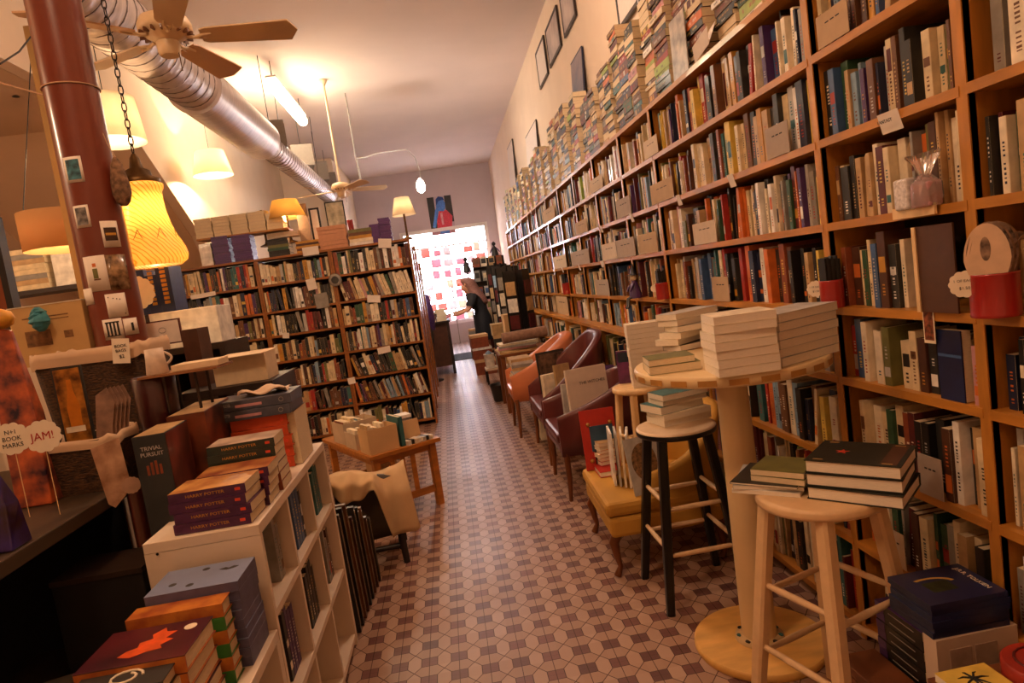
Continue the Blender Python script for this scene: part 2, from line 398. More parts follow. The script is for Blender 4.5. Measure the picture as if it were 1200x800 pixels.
# ------------------------------------------------------------------ left bookcases facing the camera
LY = 7.2
LZ = [.072, .360, .650, .945, 1.228, 1.490, 1.780, 2.065]
LROW = ['bottom shelf', 'second shelf up', 'third shelf up', 'fourth shelf up', 'fifth shelf up', 'sixth shelf up', 'top shelf']
LPOST = [-2.74, -1.93, -1.15, -.29]
LW = ['leftmost unit facing the camera, behind the bell lamp', 'middle unit facing the camera across the left side', 'right unit facing the camera beside the aisle']
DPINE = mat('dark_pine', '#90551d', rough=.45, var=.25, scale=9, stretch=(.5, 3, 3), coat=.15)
rng = random.Random(23)
lrecs = []
for i in range(3):
    x0, x1 = LPOST[i], LPOST[i+1]; w_ = x1-x0
    t = thing('bookcase', 'pine bookcase, '+LW[i], 'bookcase', (x0, LY, 0), 0, 'pine bookcases across the left side')
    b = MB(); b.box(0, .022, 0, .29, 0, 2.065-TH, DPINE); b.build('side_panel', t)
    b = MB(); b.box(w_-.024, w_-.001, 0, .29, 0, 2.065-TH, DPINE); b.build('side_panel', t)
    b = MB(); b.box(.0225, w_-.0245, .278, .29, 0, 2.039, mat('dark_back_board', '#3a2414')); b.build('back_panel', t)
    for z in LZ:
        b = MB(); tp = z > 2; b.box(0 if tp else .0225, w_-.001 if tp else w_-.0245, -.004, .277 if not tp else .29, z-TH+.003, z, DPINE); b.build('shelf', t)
    for r in range(7):
        x = x0+.026; xe = x1-.028; gap = LZ[r+1]-TH-LZ[r]; prev = None; n = 0
        bw = rng.choice([.022, .028, .034]); bh = gap*rng.uniform(.72, .9)
        lean = (i == 2 and r in (1, 2, 5))
        while True:
            w = max(.013, rng.gauss(bw, .007)); h = min(gap-.012, max(.13, rng.gauss(bh, .018)))
            tl = rng.uniform(.15, .28) if lean else (rng.uniform(.05, .15) if rng.random() < .05 else 0)
            if lean: h = min(h, gap*.92)
            step = w/math.cos(tl)
            if x+step+(h*math.sin(tl) if n == 0 else 0) > xe-.002: break
            xx = x
            if tl and n == 0: x += h*math.sin(tl); xx = x
            if tl and not lean: x += h*math.sin(tl); xx = x
            if x+step > xe: break
            c = pick(rng, prev); prev = c
            d = rng.uniform(.13, .18)
            # spine to -y : rotate the book a quarter turn, leaning to the left
            M = T(xx, LY+rng.uniform(.008, .03), LZ[r]+.0005+(w*math.sin(tl)*0)) @ RY(-tl) @ RZ(PI/2) @ T(0, -w, 0)
            p = V(x, LY, LZ[r]+h/2); dd = p-CAM; zz = dd.dot(_f); px = 600+F*dd.dot(_r)/zz; py = 400-F*dd.dot(_u)/zz
            s_ = w*h/zz**2*1.2
            if px < 205 or (py > 440 and px < 380) or (px < 245 and py > 400) or r == 0: s_ *= .2
            lrecs.append(1)
            ALL.append(dict(M=M, w=w, h=h, d=d, c=c, s=s_, far=False, g='books in the pine bookcases on the left',
                label=trim('%s %s %s book, %s from the left, %s, %s' % (hword(h), wword(w), c, ORD[min(n, len(ORD)-1)], LROW[r], LW[i].split(',')[0]+' on the left'), [(wword(w)+' ', ''), (hword(h)+' ', ''), (' across the left side', '')])))
            x += step+rng.uniform(.001, .003); n += 1
# more bookcases standing behind, ends to the aisle
for k, (y, zt) in enumerate(((8.1, 2.0), (8.95, 2.1), (9.9, 1.9))):
    t = thing('bookcase', 'brown bookcase end on to the aisle, %s behind the camera-facing pine units' % ORD[k], 'bookcase', (-1.9, y, 0), 0, 'bookcases behind the left units')
    for x0, x1 in ((0, .022), (1.578, 1.6)):
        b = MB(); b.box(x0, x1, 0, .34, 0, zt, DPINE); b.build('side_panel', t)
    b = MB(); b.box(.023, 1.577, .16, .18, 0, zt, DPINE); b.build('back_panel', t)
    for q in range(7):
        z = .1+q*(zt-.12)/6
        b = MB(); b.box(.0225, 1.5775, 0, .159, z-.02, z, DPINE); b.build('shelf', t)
    rr = random.Random(k)
    for q in range(6):
        z = .1005+q*(zt-.12)/6; x = -1.87
        while x < -.36:
            w = rr.uniform(.02, .04); h = rr.uniform(.18, .24)
            c = pick(rr); ALL.append(dict(M=T(x+w, y+.005, z) @ RZ(PI/2), w=w, h=h, d=.14, c=c, s=0, far=True, g='', label='')); x += w+.002
# a tall post of leaning stock at the bookcase's aisle side: magazines racked along the aisle
# ------------------------------------------------------------------ helpers for furniture and single books
MINOR = []; COUNT = [0]; MINOR_T = 2.2e-4
def fbook(loc, rz, L, D, Th, cov, pg, label, spine='front', group=None, hard=False, cat='book', name='book', top=None, over=None):
    """a book lying flat: x 0..L, y 0..D, z 0..Th, spine at the named side"""
    c = .0028 if hard else .0009; e = .004 if hard else .0006
    if cat == 'book':
        dd = Vector(loc)-CAM; zz = dd.dot(_f)
        if L*Th/zz**2 < MINOR_T:
            cv = BM.get(cov, cov) if isinstance(cov, str) else cov
            MINOR.append((Matrix.Translation(loc) @ RZ(rz), L, D, Th, cv, pg or PAGES, spine)); return None
        COUNT[0] += 1
    cov = BM.get(cov, cov) if isinstance(cov, str) else cov; pg = pg or PAGES
    b = MB(); 
    b.box(0, L, 0, D, 0, c, cov); b.box(0, L, 0, D, Th-c, Th, top or cov)
    s = {'front': (0, L, 0, c*1.5), 'back': (0, L, D-c*1.5, D), 'left': (0, c*1.5, 0, D), 'right': (L-c*1.5, L, 0, D)}[spine]
    b.box(s[0], s[1], s[2], s[3], c*.9, Th-c*.9, cov)
    o = b.build(name, bevel=.0006 if hard else 0); o.location = loc; o.rotation_euler = (0, 0, rz)
    k = {'front': (e, L-e, c*1.6, D-e), 'back': (e, L-e, e, D-c*1.6), 'left': (c*1.6, L-e, e, D-e), 'right': (e, L-c*1.6, e, D-e)}[spine]
    b = MB(); b.box(k[0], k[1], k[2], k[3], c*1.02, Th-c*1.02, pg); b.build('pages', o)
    tag(o, label, cat, group)
    return o
def edge(pa, pb, z):
    A = at(*pa, z=z); B = at(*pb, z=z); return A, math.atan2(B.y-A.y, B.x-A.x), (B-A).length
def fstack(pa, pb, z, items, group, rng=random.Random(1), shift=.006):
    """items bottom to top: (Th, D, cover, pages, label, spine[, hard, L scale, angle])"""
    A, rz, L = edge(pa, pb, z); out = []
    zz = z
    for k, it in enumerate(items):
        Th, D, cov, pg, lab, sp = it[:6]; hard = it[6] if len(it) > 6 else False; ls = it[7] if len(it) > 7 else 1; da = it[8] if len(it) > 8 else rng.uniform(-.03, .03)
        M = T(A.x, A.y, zz) @ RZ(rz) @ T(rng.uniform(-shift, shift) if k else 0, rng.uniform(-shift, shift) if k else 0, 0)
        o = fbook(M.translation, rz+da*(k > 0), L*ls, D, Th, cov, pg, lab, sp, group, hard); zz += Th+.0008; out.append(o)
    return out, zz
def leg_bar(b, p, q, r0, r1, m, seg=8): b.tube([p, (Vector(p)+Vector(q))/2, q], [r0, (r0+r1)/2, r1], m, seg=seg)
def stool(label, cx, cy, zs, r, half, rz, legm, seatm, rungm, levels=(.26, .44), rimm=None, sq=.019, group=None):
    t = thing('bar_stool', label, 'stool', (cx, cy, 0), rz, group)
    b = MB(); b.lathe([(r*.9, zs-.034), (r, zs-.028), (r*1.015, zs-.018), (r, zs-.008)], rimm or seatm, seg=40); b.lathe([(r, zs-.008), (r*.985, zs-.002), (r*.93, zs)], seatm, seg=40, caps=False)
    n = 40; b.add([(r*.93*math.cos(2*PI*k/n), r*.93*math.sin(2*PI*k/n), zs) for k in range(n)], [tuple(range(n))], seatm)
    b.build('seat', t)
    ft = [(-half, -half), (half, -half), (half, half), (-half, half)]; hi = r*.58
    tp = [(-hi, -hi), (hi, -hi), (hi, hi), (-hi, hi)]
    def lp(k, z): f = z/(zs-.03); return V(ft[k][0]+(tp[k][0]-ft[k][0])*f, ft[k][1]+(tp[k][1]-ft[k][1])*f, z)
    for k in range(4):
        b = MB(); 
        ax = (lp(k, zs-.03)-lp(k, 0)).normalized(); xx = V(1, 0, 0).cross(ax).normalized(); yy = ax.cross(xx)
        vs = []
        for z, s_ in ((0, .85), (.25, 1), (zs-.032, 1)):
            c0 = lp(k, z); ch = .35
            for (u, v) in ((-1, -1+ch), (-1+ch, -1), (1-ch, -1), (1, -1+ch), (1, 1-ch), (1-ch, 1), (-1+ch, 1), (-1, 1-ch)): vs.append(c0+sq*s_*(u*xx+v*yy))
        fs = [tuple(range(8)), tuple(range(16, 24))[::-1]]+[(i*8+j, i*8+(j+1) % 8, (i+1)*8+(j+1) % 8, (i+1)*8+j) for i in range(2) for j in range(8)]
        b.add(vs, fs, legm); b.build('leg', t, fixn=True)
    for li, z in enumerate(levels):
        for k in range(4):
            k2 = (k+1) % 4; zz = z+(.03 if k % 2 else 0)
            b = MB(); a_, b_ = lp(k, zz), lp(k2, zz); b.tube([a_, (a_+b_)/2, b_], [.0085, .011, .0085], rungm, seg=10); b.build('rung', t)
    return t
# ------------------------------------------------------------------ round bar table
TX, TY, TZ = .965, 2.215, 1.085
IVP = mat('ivory_paint', '#dcbf90', rough=.45, var=.05, scale=6)
TOPM = mat('table_top_paint', '#e3c898', rough=.45, var=.06, scale=8)
t = thing('bar_table', 'tall round pedestal table with inlaid rim, stacked with white-edged paperbacks', 'table', (TX, TY, 0))
b = MB(); R_ = .335
b.lathe([(R_*.96, TZ-.040), (R_, TZ-.036), (R_, TZ-.006), (R_*.985, TZ)], TOPM, seg=64); b.build('tabletop', t)
INL = mat('inlay_wood', '#b5813e', rough=.5, var=.2, scale=12)
for k in range(22):
    b = MB()
    a0 = 2*PI*k/22; a1 = a0+2*PI/22*.62
    pts = []
    for j in range(5):
        a = a0+(a1-a0)*j/4; pts.append((a))
    for j in range(4):
        c0, s0, c1, s1 = math.cos(pts[j]), math.sin(pts[j]), math.cos(pts[j+1]), math.sin(pts[j+1]); rr = R_+.0015
        b.quad((rr*c0, rr*s0, TZ-.031), (rr*c1, rr*s1, TZ-.031), (rr*c1, rr*s1, TZ-.012), (rr*c0, rr*s0, TZ-.012), INL)
    b.build('inlay_piece', t)
b = MB(); b.lathe([(.062, .03), (.060, .3), (.056, .8), (.054, TZ-.041)], IVP, seg=32); b.build('pedestal', t)
b = MB(); b.lathe([(.235, 0), (.238, .006), (.238, .022), (.232, .027)], mat('base_plywood', '#d9a75a', rough=.5, var=.16, scale=5, stretch=(1, 4, 1)), seg=64); b.build('base', t)
b = MB(); b.lathe([(.088, .0275), (.086, .038), (.064, .046)], mat('flange_cement', '#c0a070', rough=.7), seg=32)
for k in range(9):
    a = 2*PI*k/9+.2; b.lathe([(.011, 0), (.009, .004)], BLACKW if k % 2 else BM['teal'], T(.074*math.cos(a), .074*math.sin(a), .041) @ RY(.2), seg=7)
b.build('flange', t)
G = 'paperbacks stacked on the round table'
z0 = TZ+.001
def names(n, what): return ['%s, %s from the bottom' % (what, ORD[k]) for k in range(n)]
nm = names(7, 'white-edged paperback in the tall front stack on the round table')
fstack((843, 443), (916, 433), z0, [(.026, .16, 'ivory', PAGEW, nm[k], 'back') for k in range(7)], G, shift=.003)
nm = names(6, 'white-edged paperback in the right stack on the round table')
fstack((918, 430), (984, 411), z0, [(.027, .15, 'silver', PAGEW, nm[k], 'back') for k in range(6)], G, shift=.008)
nm = names(2, 'olive paperback in the low left pile on the round table')
fstack((762, 440), (822, 432), z0, [(.028, .15, 'olive', PAGES, nm[0], 'back'), (.022, .13, 'olive', PAGES, nm[1], 'back', False, .9)], G)
nm = names(6, 'paperback in the rear leftmost stack on the round table')
fstack((798, 412), (850, 400), z0, [(.025, .11, ['black', 'ivory', 'ivory', 'grey', 'ivory', 'silver'][k], PAGEW, nm[k], 'back', False, [1, .92, .95, .9, 1.0, 1.1][k], [0, .3, .2, -.2, .1, .15][k]) for k in range(6)], G)
# ------------------------------------------------------------------ stools
GS = 'bar stools by the round table'
BLK = BLACKW; NAT = mat('pale_rungs', '#d9b890', rough=.5, var=.08)
stool('black bar stool with pale seat and rungs before the yellow chair', .90, 2.69, .75, .17, .175, 0, BLK, mat('pale_seat', '#d8bc98', rough=.5, var=.06), NAT, (.24, .43), rimm=BLK, group=GS)
stool('unpainted blond bar stool in the right foreground', .985, 1.745, .745, .175, .17, .32, mat('blond_paint', '#dcb98c', rough=.45, var=.05), mat('blond_paint', ''), NAT, (.22, .42), sq=.021, group=GS)
stool('blond bar stool standing behind the round table', 1.05, 3.70, .75, .16, .14, .2, BLOND, BLOND, BLOND, (.24, .42), group=GS)
# on the black stool
G = 'paperbacks on the black stool'
cl = ['ivory', 'teal', 'ivory', 'grey', 'teal']
its = [(.030, .15, 'ivory', PAGEW, 'lowest white-edged paperback on the black stool', 'back'), (.024, .15, 'ivory', PAGEW, 'second paperback from the bottom on the black stool', 'back', False, .98),
       (.034, .15, 'teal', PAGEW, 'teal-covered thick paperback in middle of the black stool pile', 'back', False, .97, .12), (.022, .13, 'ivory', PAGEW, 'second paperback from the top on the black stool', 'back', False, .92, -.02), (.026, .13, 'teal', PAGEW, 'topmost teal paperback on the black stool, under the table rim', 'back', False, .94, 0)]
fstack((779, 501), (834, 488), .7508, its, G, random.Random(4), .01)
# on the blond stool
DG = mat('dark_green_cloth', '#20221a', rough=.5, var=.15)
for k, (lab, da) in enumerate((('bottom dark hardback on the blond stool, below two like it', 0), ('middle dark hardback of three on the blond stool', .05), ('top dark green hardback with red star on the blond stool', .02))):
    A, rz, L = edge((946, 584), (1060, 598), .7455)
    o = fbook((A.x+.002*k, A.y+.003*k, .7455+k*.0375), rz+da, L, .20, .036, DG, PAGEW, lab, 'back', 'dark hardbacks on the blond stool', True)
    if k == 2:
        b = MB(); rm = mat('red_star', '#c03a20', rough=.5, var=.05); pts = []
        for j in range(10): a = PI/2+j*PI/5; rr_ = .02 if j % 2 == 0 else .008; pts.append((.075+rr_*math.cos(a), .10+rr_*math.sin(a)))
        b.prism(pts, .036, .0364, rm); b.build('star', o)
        b = MB(); bm_ = mat('brown_panel', '#4c2c1c', rough=.5); b.box(L*.78, L*.95, .012, .19, .036, .0363, bm_)
        b.build('cover_panel', o)
        for (x_, y_) in ((.02, .012), (L*.8, .012), (.02, .178), (L*.8, .178)): b = MB(); b.box(x_, x_+.026, y_, y_+.009, .0362, .0366, mat('gilt', '#b08a50', rough=.4, metal=.3)); b.build('gilt_corner', o)
its = [(.012, .20, 'white', PAGEW, 'lowest glossy white booklet left on the blond stool', 'left'), (.012, .20, 'silver', PAGEW, 'second white booklet left on the blond stool', 'left', False, 1.02, .12), (.006, .19, 'charcoal', PAGEW, 'thin dark-covered booklet left on the blond stool', 'left', False, 1, -.05)]
out, zz = fstack((858, 577), (938, 583), .7455, its, 'booklets on the blond stool', random.Random(2))
fstack((880, 563), (943, 570), zz, [(.018, .15, 'olive', PAGES, 'lower olive-covered paperback left on the blond stool', 'back', False, 1, 0), (.018, .14, 'olive', PAGES, 'upper olive-covered paperback with leafy pattern on blond stool', 'back', False, .98, .04)], 'booklets on the blond stool')
# on the stool behind: tall stack and a purple book standing
nm = names(13, 'white-edged paperback in the tall stack on the rear stool')
fstack((743, 455), (798, 448), .7508, [(.0275, .14, 'ivory', PAGEW, nm[k], 'back', False, .98) for k in range(13)], 'paperbacks on the rear stool', shift=.002)
A = at(724, 450, z=.7508); b = MB()
cvp = mat('purple_cover', '#3a1f44', rough=.4, var=.3, scale=9, col2='#8a3f78')
o = MB(); o.box(0, .115, 0, .0012, 0, .20, cvp); o.box(0, .115, .020, .0212, 0, .20, cvp); o.box(0, .0012, .001, .0205, 0, .20, cvp)
o = o.build('book'); o.location = (A.x+.01, A.y+.0, A.z); o.rotation_euler = (0, 0, -.35); tag(o, 'small book with purple night-sky cover standing on the rear stool', 'book')
b = MB(); b.box(.002, .113, .0013, .0198, .001, .199, PAGEW); b.build('pages', o)
b = MB(); b.box(.01, .105, -.0006, 0, .13, .19, mat('night_blue', '#1b2c40', rough=.4)); b.build('cover_panel', o)
# ------------------------------------------------------------------ armchairs
def armchair(label, x, y, rz, w, d, sz, az, bz, m, legm, legh, lean=.10, front=0.0, group=None, cab=False, thick=.055, seatm=None, pw=1.6):
    t = thing('armchair', label, 'armchair', (x, y, 0), rz, group)
    N = 28; sec = 10
    def path(u, off):
        a = PI*u       # 0..pi : near front -> back -> far front
        ex = 3.2
        ca, sa = math.cos(a), math.sin(a)
        px = front+(d-front)*abs(sa)**(2/ex); py = w/2-(w/2)*math.copysign(abs(ca)**(2/ex), ca)
        cx, cy = front+(d-front)*.45, w/2
        dx, dy = px-cx, py-cy; l = math.hypot(dx, dy) or 1
        if px < front+.12: dx, dy, l = 0, (py-cy), abs(py-cy)
        return px-dx/l*off, py-dy/l*off
    def fn(i, j):
        u = i; top = az+(bz-az)*math.sin(PI*u)**pw; bot = legh
        k = j*sec
        # cross section loop: outer bottom, outer mid, outer top, round over, inner top, inner bottom
        S = [(0, bot), (0, (bot+top)/2), (.0, top-.03), (thick*.12, top-.008), (thick*.5, top), (thick*.88, top-.008), (thick, top-.03), (thick, (bot+top)/2), (thick, sz-.06), (thick, bot), (0, bot)]
        o_, z = S[int(round(k))]
        e = min(1, min(u, 1-u)*N/1.2)       # close the arm fronts
        o_ = thick/2+(o_-thick/2)*(.35+.65*e); z = z-(top-z < .05)*(1-e)*.02
        X, Y = path(u, o_); f = max(0, (z-sz)/(bz-sz)); X += lean*f*math.sin(PI*u)
        return (X, Y, z)
    b = MB(); b.grid(fn, N, sec, m)
    for u in (0, 1): b.add([fn(u, j/sec) for j in range(sec)], [tuple(range(sec))], m)
    b.build('back', t, fixn=True)
    b = MB(); b.box(.0, d-.05, thick*.95 if not front else .0, w-(thick*.95 if not front else .0), legh+.001, sz-.07, m); b.build('seat_base', t, bevel=.02)
    b = MB(); b.box(-.012, d-.06, thick*1.02 if not front else .004, w-(thick*1.02 if not front else .004), sz-.069, sz, seatm or m); b.build('seat_cushion', t, bevel=.022)
    for (lx, ly) in ((.03, .04), (.03, w-.04), (d-.05, .05), (d-.05, w-.05)):
        b = MB()
        if cab: b.tube([(lx+.015, ly, legh+.03), (lx-.018, ly, legh-.03), (lx-.008, ly, legh*.45), (lx, ly, .05), (lx-.02, ly, .006)], [.026, .025, .016, .012, .019], legm, seg=10)
        else: b.tube([(lx, ly, legh+.02), (lx, ly, legh*.5), (lx-.01, ly, 0)], [.022, .018, .013], legm, seg=8)
        b.build('leg', t)
    return t
BURG = mat('burgundy_leather', '#5c2424', rough=.38, var=.25, scale=5, coat=.2, bump=.03)
MUST = mat('mustard_velvet', '#bd8c34', rough=.75, var=.14, scale=4)
ORNG = mat("orange_vinyl", "#c4744a", rough=.4, var=.1, scale=4, coat=.2)
LEGW = mat('walnut_legs', '#6e3c1a', rough=.4, var=.2, scale=8)
armchair('yellow velvet armchair with curved wooden legs holding books and a red frame', .60, 2.89, -.03, .63, .60, .37, .50, .74, MUST, LEGW, .20, front=.22, cab=True, lean=.06, thick=.07)
armchair('nearer burgundy leather tub chair holding a large white book', .585, 4.0, .0, .68, .58, .44, .58, .77, BURG, LEGW, .30, lean=.04, group='burgundy chairs', thick=.07, pw=.9)
armchair('farther burgundy leather tub chair with tall sweeping back', .60, 4.84, .0, .82, .55, .44, .54, .97, BURG, LEGW, .30, lean=.06, group='burgundy chairs', thick=.07, pw=.75)
armchair('orange vinyl chair with wooden legs behind the burgundy chairs', .48, 5.86, 0, .62, .62, .46, .60, .90, ORNG, LEGW, .34, lean=.05, thick=.12, pw=.8)
# ------------------------------------------------------------------ things on the yellow chair, burgundy chairs, corner pile
def slabbook(pbl, pbr, z, h, dth, cov, label, cat='book', name='book', lean=0, pages=True, group=None, hard=True, back=0):
    """a book standing upright, front cover towards the camera; bottom corners at two pixels on height z"""
    A, rz, L = edge(pbl, pbr, z)
    c = .0025 if hard else .0008
    M = MB(); M.box(0, L, 0, c, 0, h, cov); M.box(0, L, dth-c, dth, 0, h, cov); M.box(0, c*1.3, c*.9, dth-c*.9, 0, h, cov)
    o = M.build(name); o.location = (A.x, A.y+back, z+.001); o.rotation_euler = (-lean, 0, rz)
    b = MB(); b.box(c*1.4, L-.003, c*1.05, dth-c*1.05, .003, h-.003, PAGEW); b.build('pages', o)
    tag(o, label, cat, group); return o, L
REDC = mat('red_cloth_cover', '#b4281c', rough=.45, var=.08)
o, L = slabbook((688, 552), (728, 546), .372, .33, .012, REDC, 'large red picture frame standing on the yellow chair', 'frame', 'picture_frame', lean=.12)
b = MB(); b.box(L*.24, L*.92, -.004, .0, .10, .24, mat('blue_picture', '#274a66', rough=.5, var=.3, scale=15)); b.box(L*.30, L*.95, -.0045, -.001, .03, .10, BM['black']); b.build('picture', o)
for k, (x_, z_) in enumerate(((.22, .25), (.86, .25), (.2, .05))):
    b = MB(); b.lathe([(.012, 0), (.010, .006), (.004, .009)], mat('brass_corner', '#b88a48', rough=.35, metal=.6), T(L*x_, -.0005, z_) @ RX(PI/2), seg=12); b.build('corner_boss', o)
fstack((704, 560), (727, 556), .3715, [(.030, .16, REDC, PAGEW, 'red-covered hardback lying at the front of the yellow chair', 'right', True)], None)
fstack((705, 546), (726, 541), .405, [(.020, .10, ['pink', 'orange', 'ivory', 'orange', 'ivory', 'tan'][k], PAGEW, 'small paperback, %s from the bottom, piled on the yellow chair' % ORD[k], 'back', False, 1, .05*(-1)**k) for k in range(6)], 'small paperbacks on the yellow chair', shift=.004)
b3 = None
for k in range(4):
    A = at(722+6*k, 571+1.0*k, z=.372); o = MB(); th_ = .011
    o.box(0, th_, 0, .17, 0, .27, BM[['white', 'silver', 'ivory', 'white'][k]]); o = o.build('magazine'); o.location = (A.x, A.y+.02, .373); o.rotation_euler = (0, .02, -.15-.05*k)
    tag(o, 'tall white magazine standing on the yellow chair, %s from left' % ORD[k], 'magazine', 'magazines on the yellow chair')
o, L = slabbook((745, 582), (783, 572), .372, .27, .006, BM['silver'], 'pale magazine with floral oval picture leaning on yellow chair', 'magazine', 'magazine', lean=.25, hard=False)
b = MB(); n = 24; b.add([(L*.5+L*.38*math.cos(2*PI*k/n), -.0006, .15+.09*math.sin(2*PI*k/n)) for k in range(n)], [tuple(range(n))], mat('floral_print', '#5a4630', rough=.5, var=.5, scale=60, col2='#a07850')); b.build('cover_picture', o)
# nearer burgundy chair: big white book, a thin grey one, spiral pads and the purple toy
WB = mat('white_cover', '#e2d2c0', rough=.5, var=.03)
o, L = slabbook((671, 492), (717, 482), .445, .345, .03, WB, 'large white hardback standing in the nearer burgundy chair', lean=.05)
text('THE WITCHES', .028, INK, o, T(L*.62, -.001, .24) @ RX(PI/2), sx=1.1)
slabbook((663, 488), (672, 486), .445, .23, .03, BM['silver'], 'narrow grey book at left in the nearer burgundy chair', lean=0)
slabbook((700, 452), (722, 449), .60, .14, .025, BM['purple'], 'purple soft book tucked at the back of nearer burgundy chair', lean=.1)
# farther burgundy chair
o, L = slabbook((636, 462), (668, 455), .445, .36, .02, BM['charcoal'], 'black framed picture standing in the farther burgundy chair', 'frame', 'picture_frame', lean=.08)
b = MB(); b.box(.012, L-.012, -.0008, 0, .02, .34, mat('sepia_print', '#3b2a22', rough=.4, var=.5, scale=20, col2='#80604a')); b.build('picture', o)
slabbook((640, 468), (657, 464), .445, .20, .05, BM['ivory'], 'cream box standing in front in the farther burgundy chair', 'box', 'storage_box', lean=0)
slabbook((655, 466), (672, 462), .445, .27, .03, BM['tan'], 'tan tall book standing in the farther burgundy chair', lean=.04)
# boxes on the floor between the burgundy chairs
b = MB()
A = at(650, 527, z=0); 
for k, (px, py, w_, h_, c_, lab) in enumerate(((640, 515, .24, .30, 'ivory', 'white cardboard box of papers on floor beside burgundy chairs'), (662, 535, .20, .22, 'orange', 'orange box on the floor between the burgundy chairs'))):
    A = at(px, py, z=0); b = MB(); b.box(0, w_, 0, .17, 0, h_, BM[c_]); b.box(-.004, w_+.004, -.004, .174, h_*.82, h_+.004, BM['white'])
    o = b.build('box', bevel=.003, loc=((.66, 5.67, 0) if k == 0 else (A.x+.12, A.y+.1, 0))); tag(o, lab, 'box')
# bottom right corner
NAVYP = mat('navy_glossy_cover', '#262a50', rough=.3, var=.12, scale=8, coat=.3)
A, rz, L = edge((1094, 741), (1186, 706), .46)
zc = .40
boxw, boxd = .26, .24
t = thing('box', 'flat white carton standing under the navy books, bottom right', 'box', (1.09, 1.452, 0), 0)
WBX = mat('white_board', '#cdb49c', rough=.8, var=.05, scale=6)
bz = .42
b = MB(); b.box(0, .225, 0, .0025, 0, bz, WBX); b.box(0, .225, .0435, .046, 0, bz, WBX); b.box(0, .0025, .0026, .0434, 0, bz, WBX); b.box(.2225, .225, .0026, .0434, 0, bz, WBX); b.box(.003, .222, .003, .043, bz-.004, bz, WBX); b.build('shell', t)
for k in range(2):
    b = MB(); b.box(.035+.07*k, .095+.07*k, -.002, -.0002, bz-.13, bz-.03, mat('window_film', '#b69a86', rough=.2, coat=.6)); b.build('film_window', t)
CR = [(1.125, 1.405), (1.30, 1.375)]
for k in range(6):
    z_ = bz+.0012+k*.0158
    o = fbook((1.088+.003*math.sin(k*2.1), 1.456+.003*math.cos(k*1.7), z_), -.02+.03*math.sin(k*1.3), .21, .165, .0150, NAVYP, BM['navy'], 'navy glossy book, %s from the bottom, on the white box at lower right' % ORD[k] if k < 5 else 'top navy glossy book with golden arc on white box', 'front', 'navy books on the white box')
    if k == 5:
        b = MB(); b.grid(lambda i, j: (.075+(.055+.012*j)*math.cos(.2+1.9*i), .085+(.030+.008*j)*math.sin(.2+1.9*i), .0155), 14, 2, mat('gold_arc', '#c8a050', rough=.4)); b.build('arc_picture', o)
        b = MB(); b.box(.05, .12, .05, .10, .0152, .0154, mat('dark_olive', '#33381f', rough=.4, var=.5, scale=30)); b.build('cover_picture', o)
        text('J.R.R. TOLKIEN', .018, BM['ivory'], o, T(.185, .085, .0154)@RZ(-PI/2), sx=1.0)
PBK = mat('black_spine', '#17130f', rough=.35, var=.2)
for k in range(15):
    z_ = .0005+k*.0278
    o = fbook((1.088+.002*(k%2), 1.5005, z_), 0, .085, .185, .0270, PBK, PAGES, 'black paperback with purple edge, %s from bottom, left of the white box' % ORD[k], 'left', 'black paperbacks beside the white box', top=BM['purple'] if k == 14 else None)
    b = MB(); b.box(-.0008, .0, .150, .1854, .001, .026, BM['purple']); b.build('purple_band', o)
    b = MB(); b.box(-.0008, 0, .03, .13, .011, .0135, BM['grey']); b.build('title', o)
WOODB = mat('brown_wood_step', '#6a3a1c', rough=.5, var=.25, scale=8)
t = thing('wooden_crate', 'brown wooden crate holding the black paperbacks, lower right', 'crate', (.970, 1.32, 0))
b = MB(); b.box(0, .112, 0, .38, .23, .26, WOODB); b.build('top', t, bevel=.003)
for (a0, a1, c0, c1) in ((0, .112, 0, .02), (0, .112, .36, .38), (0, .018, .021, .359)):
    b = MB(); b.box(a0, a1, c0, c1, 0, .2298, WOODB); b.build('board', t)
# yellow and red covers at the very bottom right
A = at(1097, 790, z=.50)
t = thing('display_pedestal', 'low pedestal under yellow and red books at bottom right corner', 'pedestal', (.955, .98, 0))
b = MB(); b.box(0, .29, 0, .33, 0, .44, WOODB); b.build('carcass', t)
o = fbook((1.0, 1.17, .4405), 0, .122, .15, .02, BM['yellow'], PAGEW, 'yellow book with black palm tree picture at bottom edge', 'front')
o.location = (.962, 1.145, .4408)
b = MB()
for k in range(7):
    a = k*PI*2/7; b.tube([(.061, .11, .0202), (.061+.02*math.cos(a), .11+.02*math.sin(a), .0206), (.061+.034*math.cos(a), .11+.028*math.sin(a)-.004, .0202)], [.003, .0025, .0008], INK, seg=5)
b.tube([(.061, .11, .0203), (.07, .07, .0204), (.078, .05, .0203)], .002, INK, seg=5); b.build('palm_picture', o)
RC = mat('red_round_cover', '#9c2a1c', rough=.45, var=.2, scale=10)
t = thing('round_tin', 'round red tin with dark spiral pattern at bottom right corner', 'tin', (1.166, 1.228, .4408))
b = MB(); b.lathe([(.075, 0), (.076, .002), (.076, .042), (.072, .046)], RC, seg=48); b.build('body', t)
b = MB(); b.tube([((.06-.0055*k*.25)*math.cos(k*.35), (.06-.0055*k*.25)*math.sin(k*.35), .0465) for k in range(40)], .003, mat('dark_red_line', '#5a1410', rough=.5), seg=5); b.build('spiral', t)
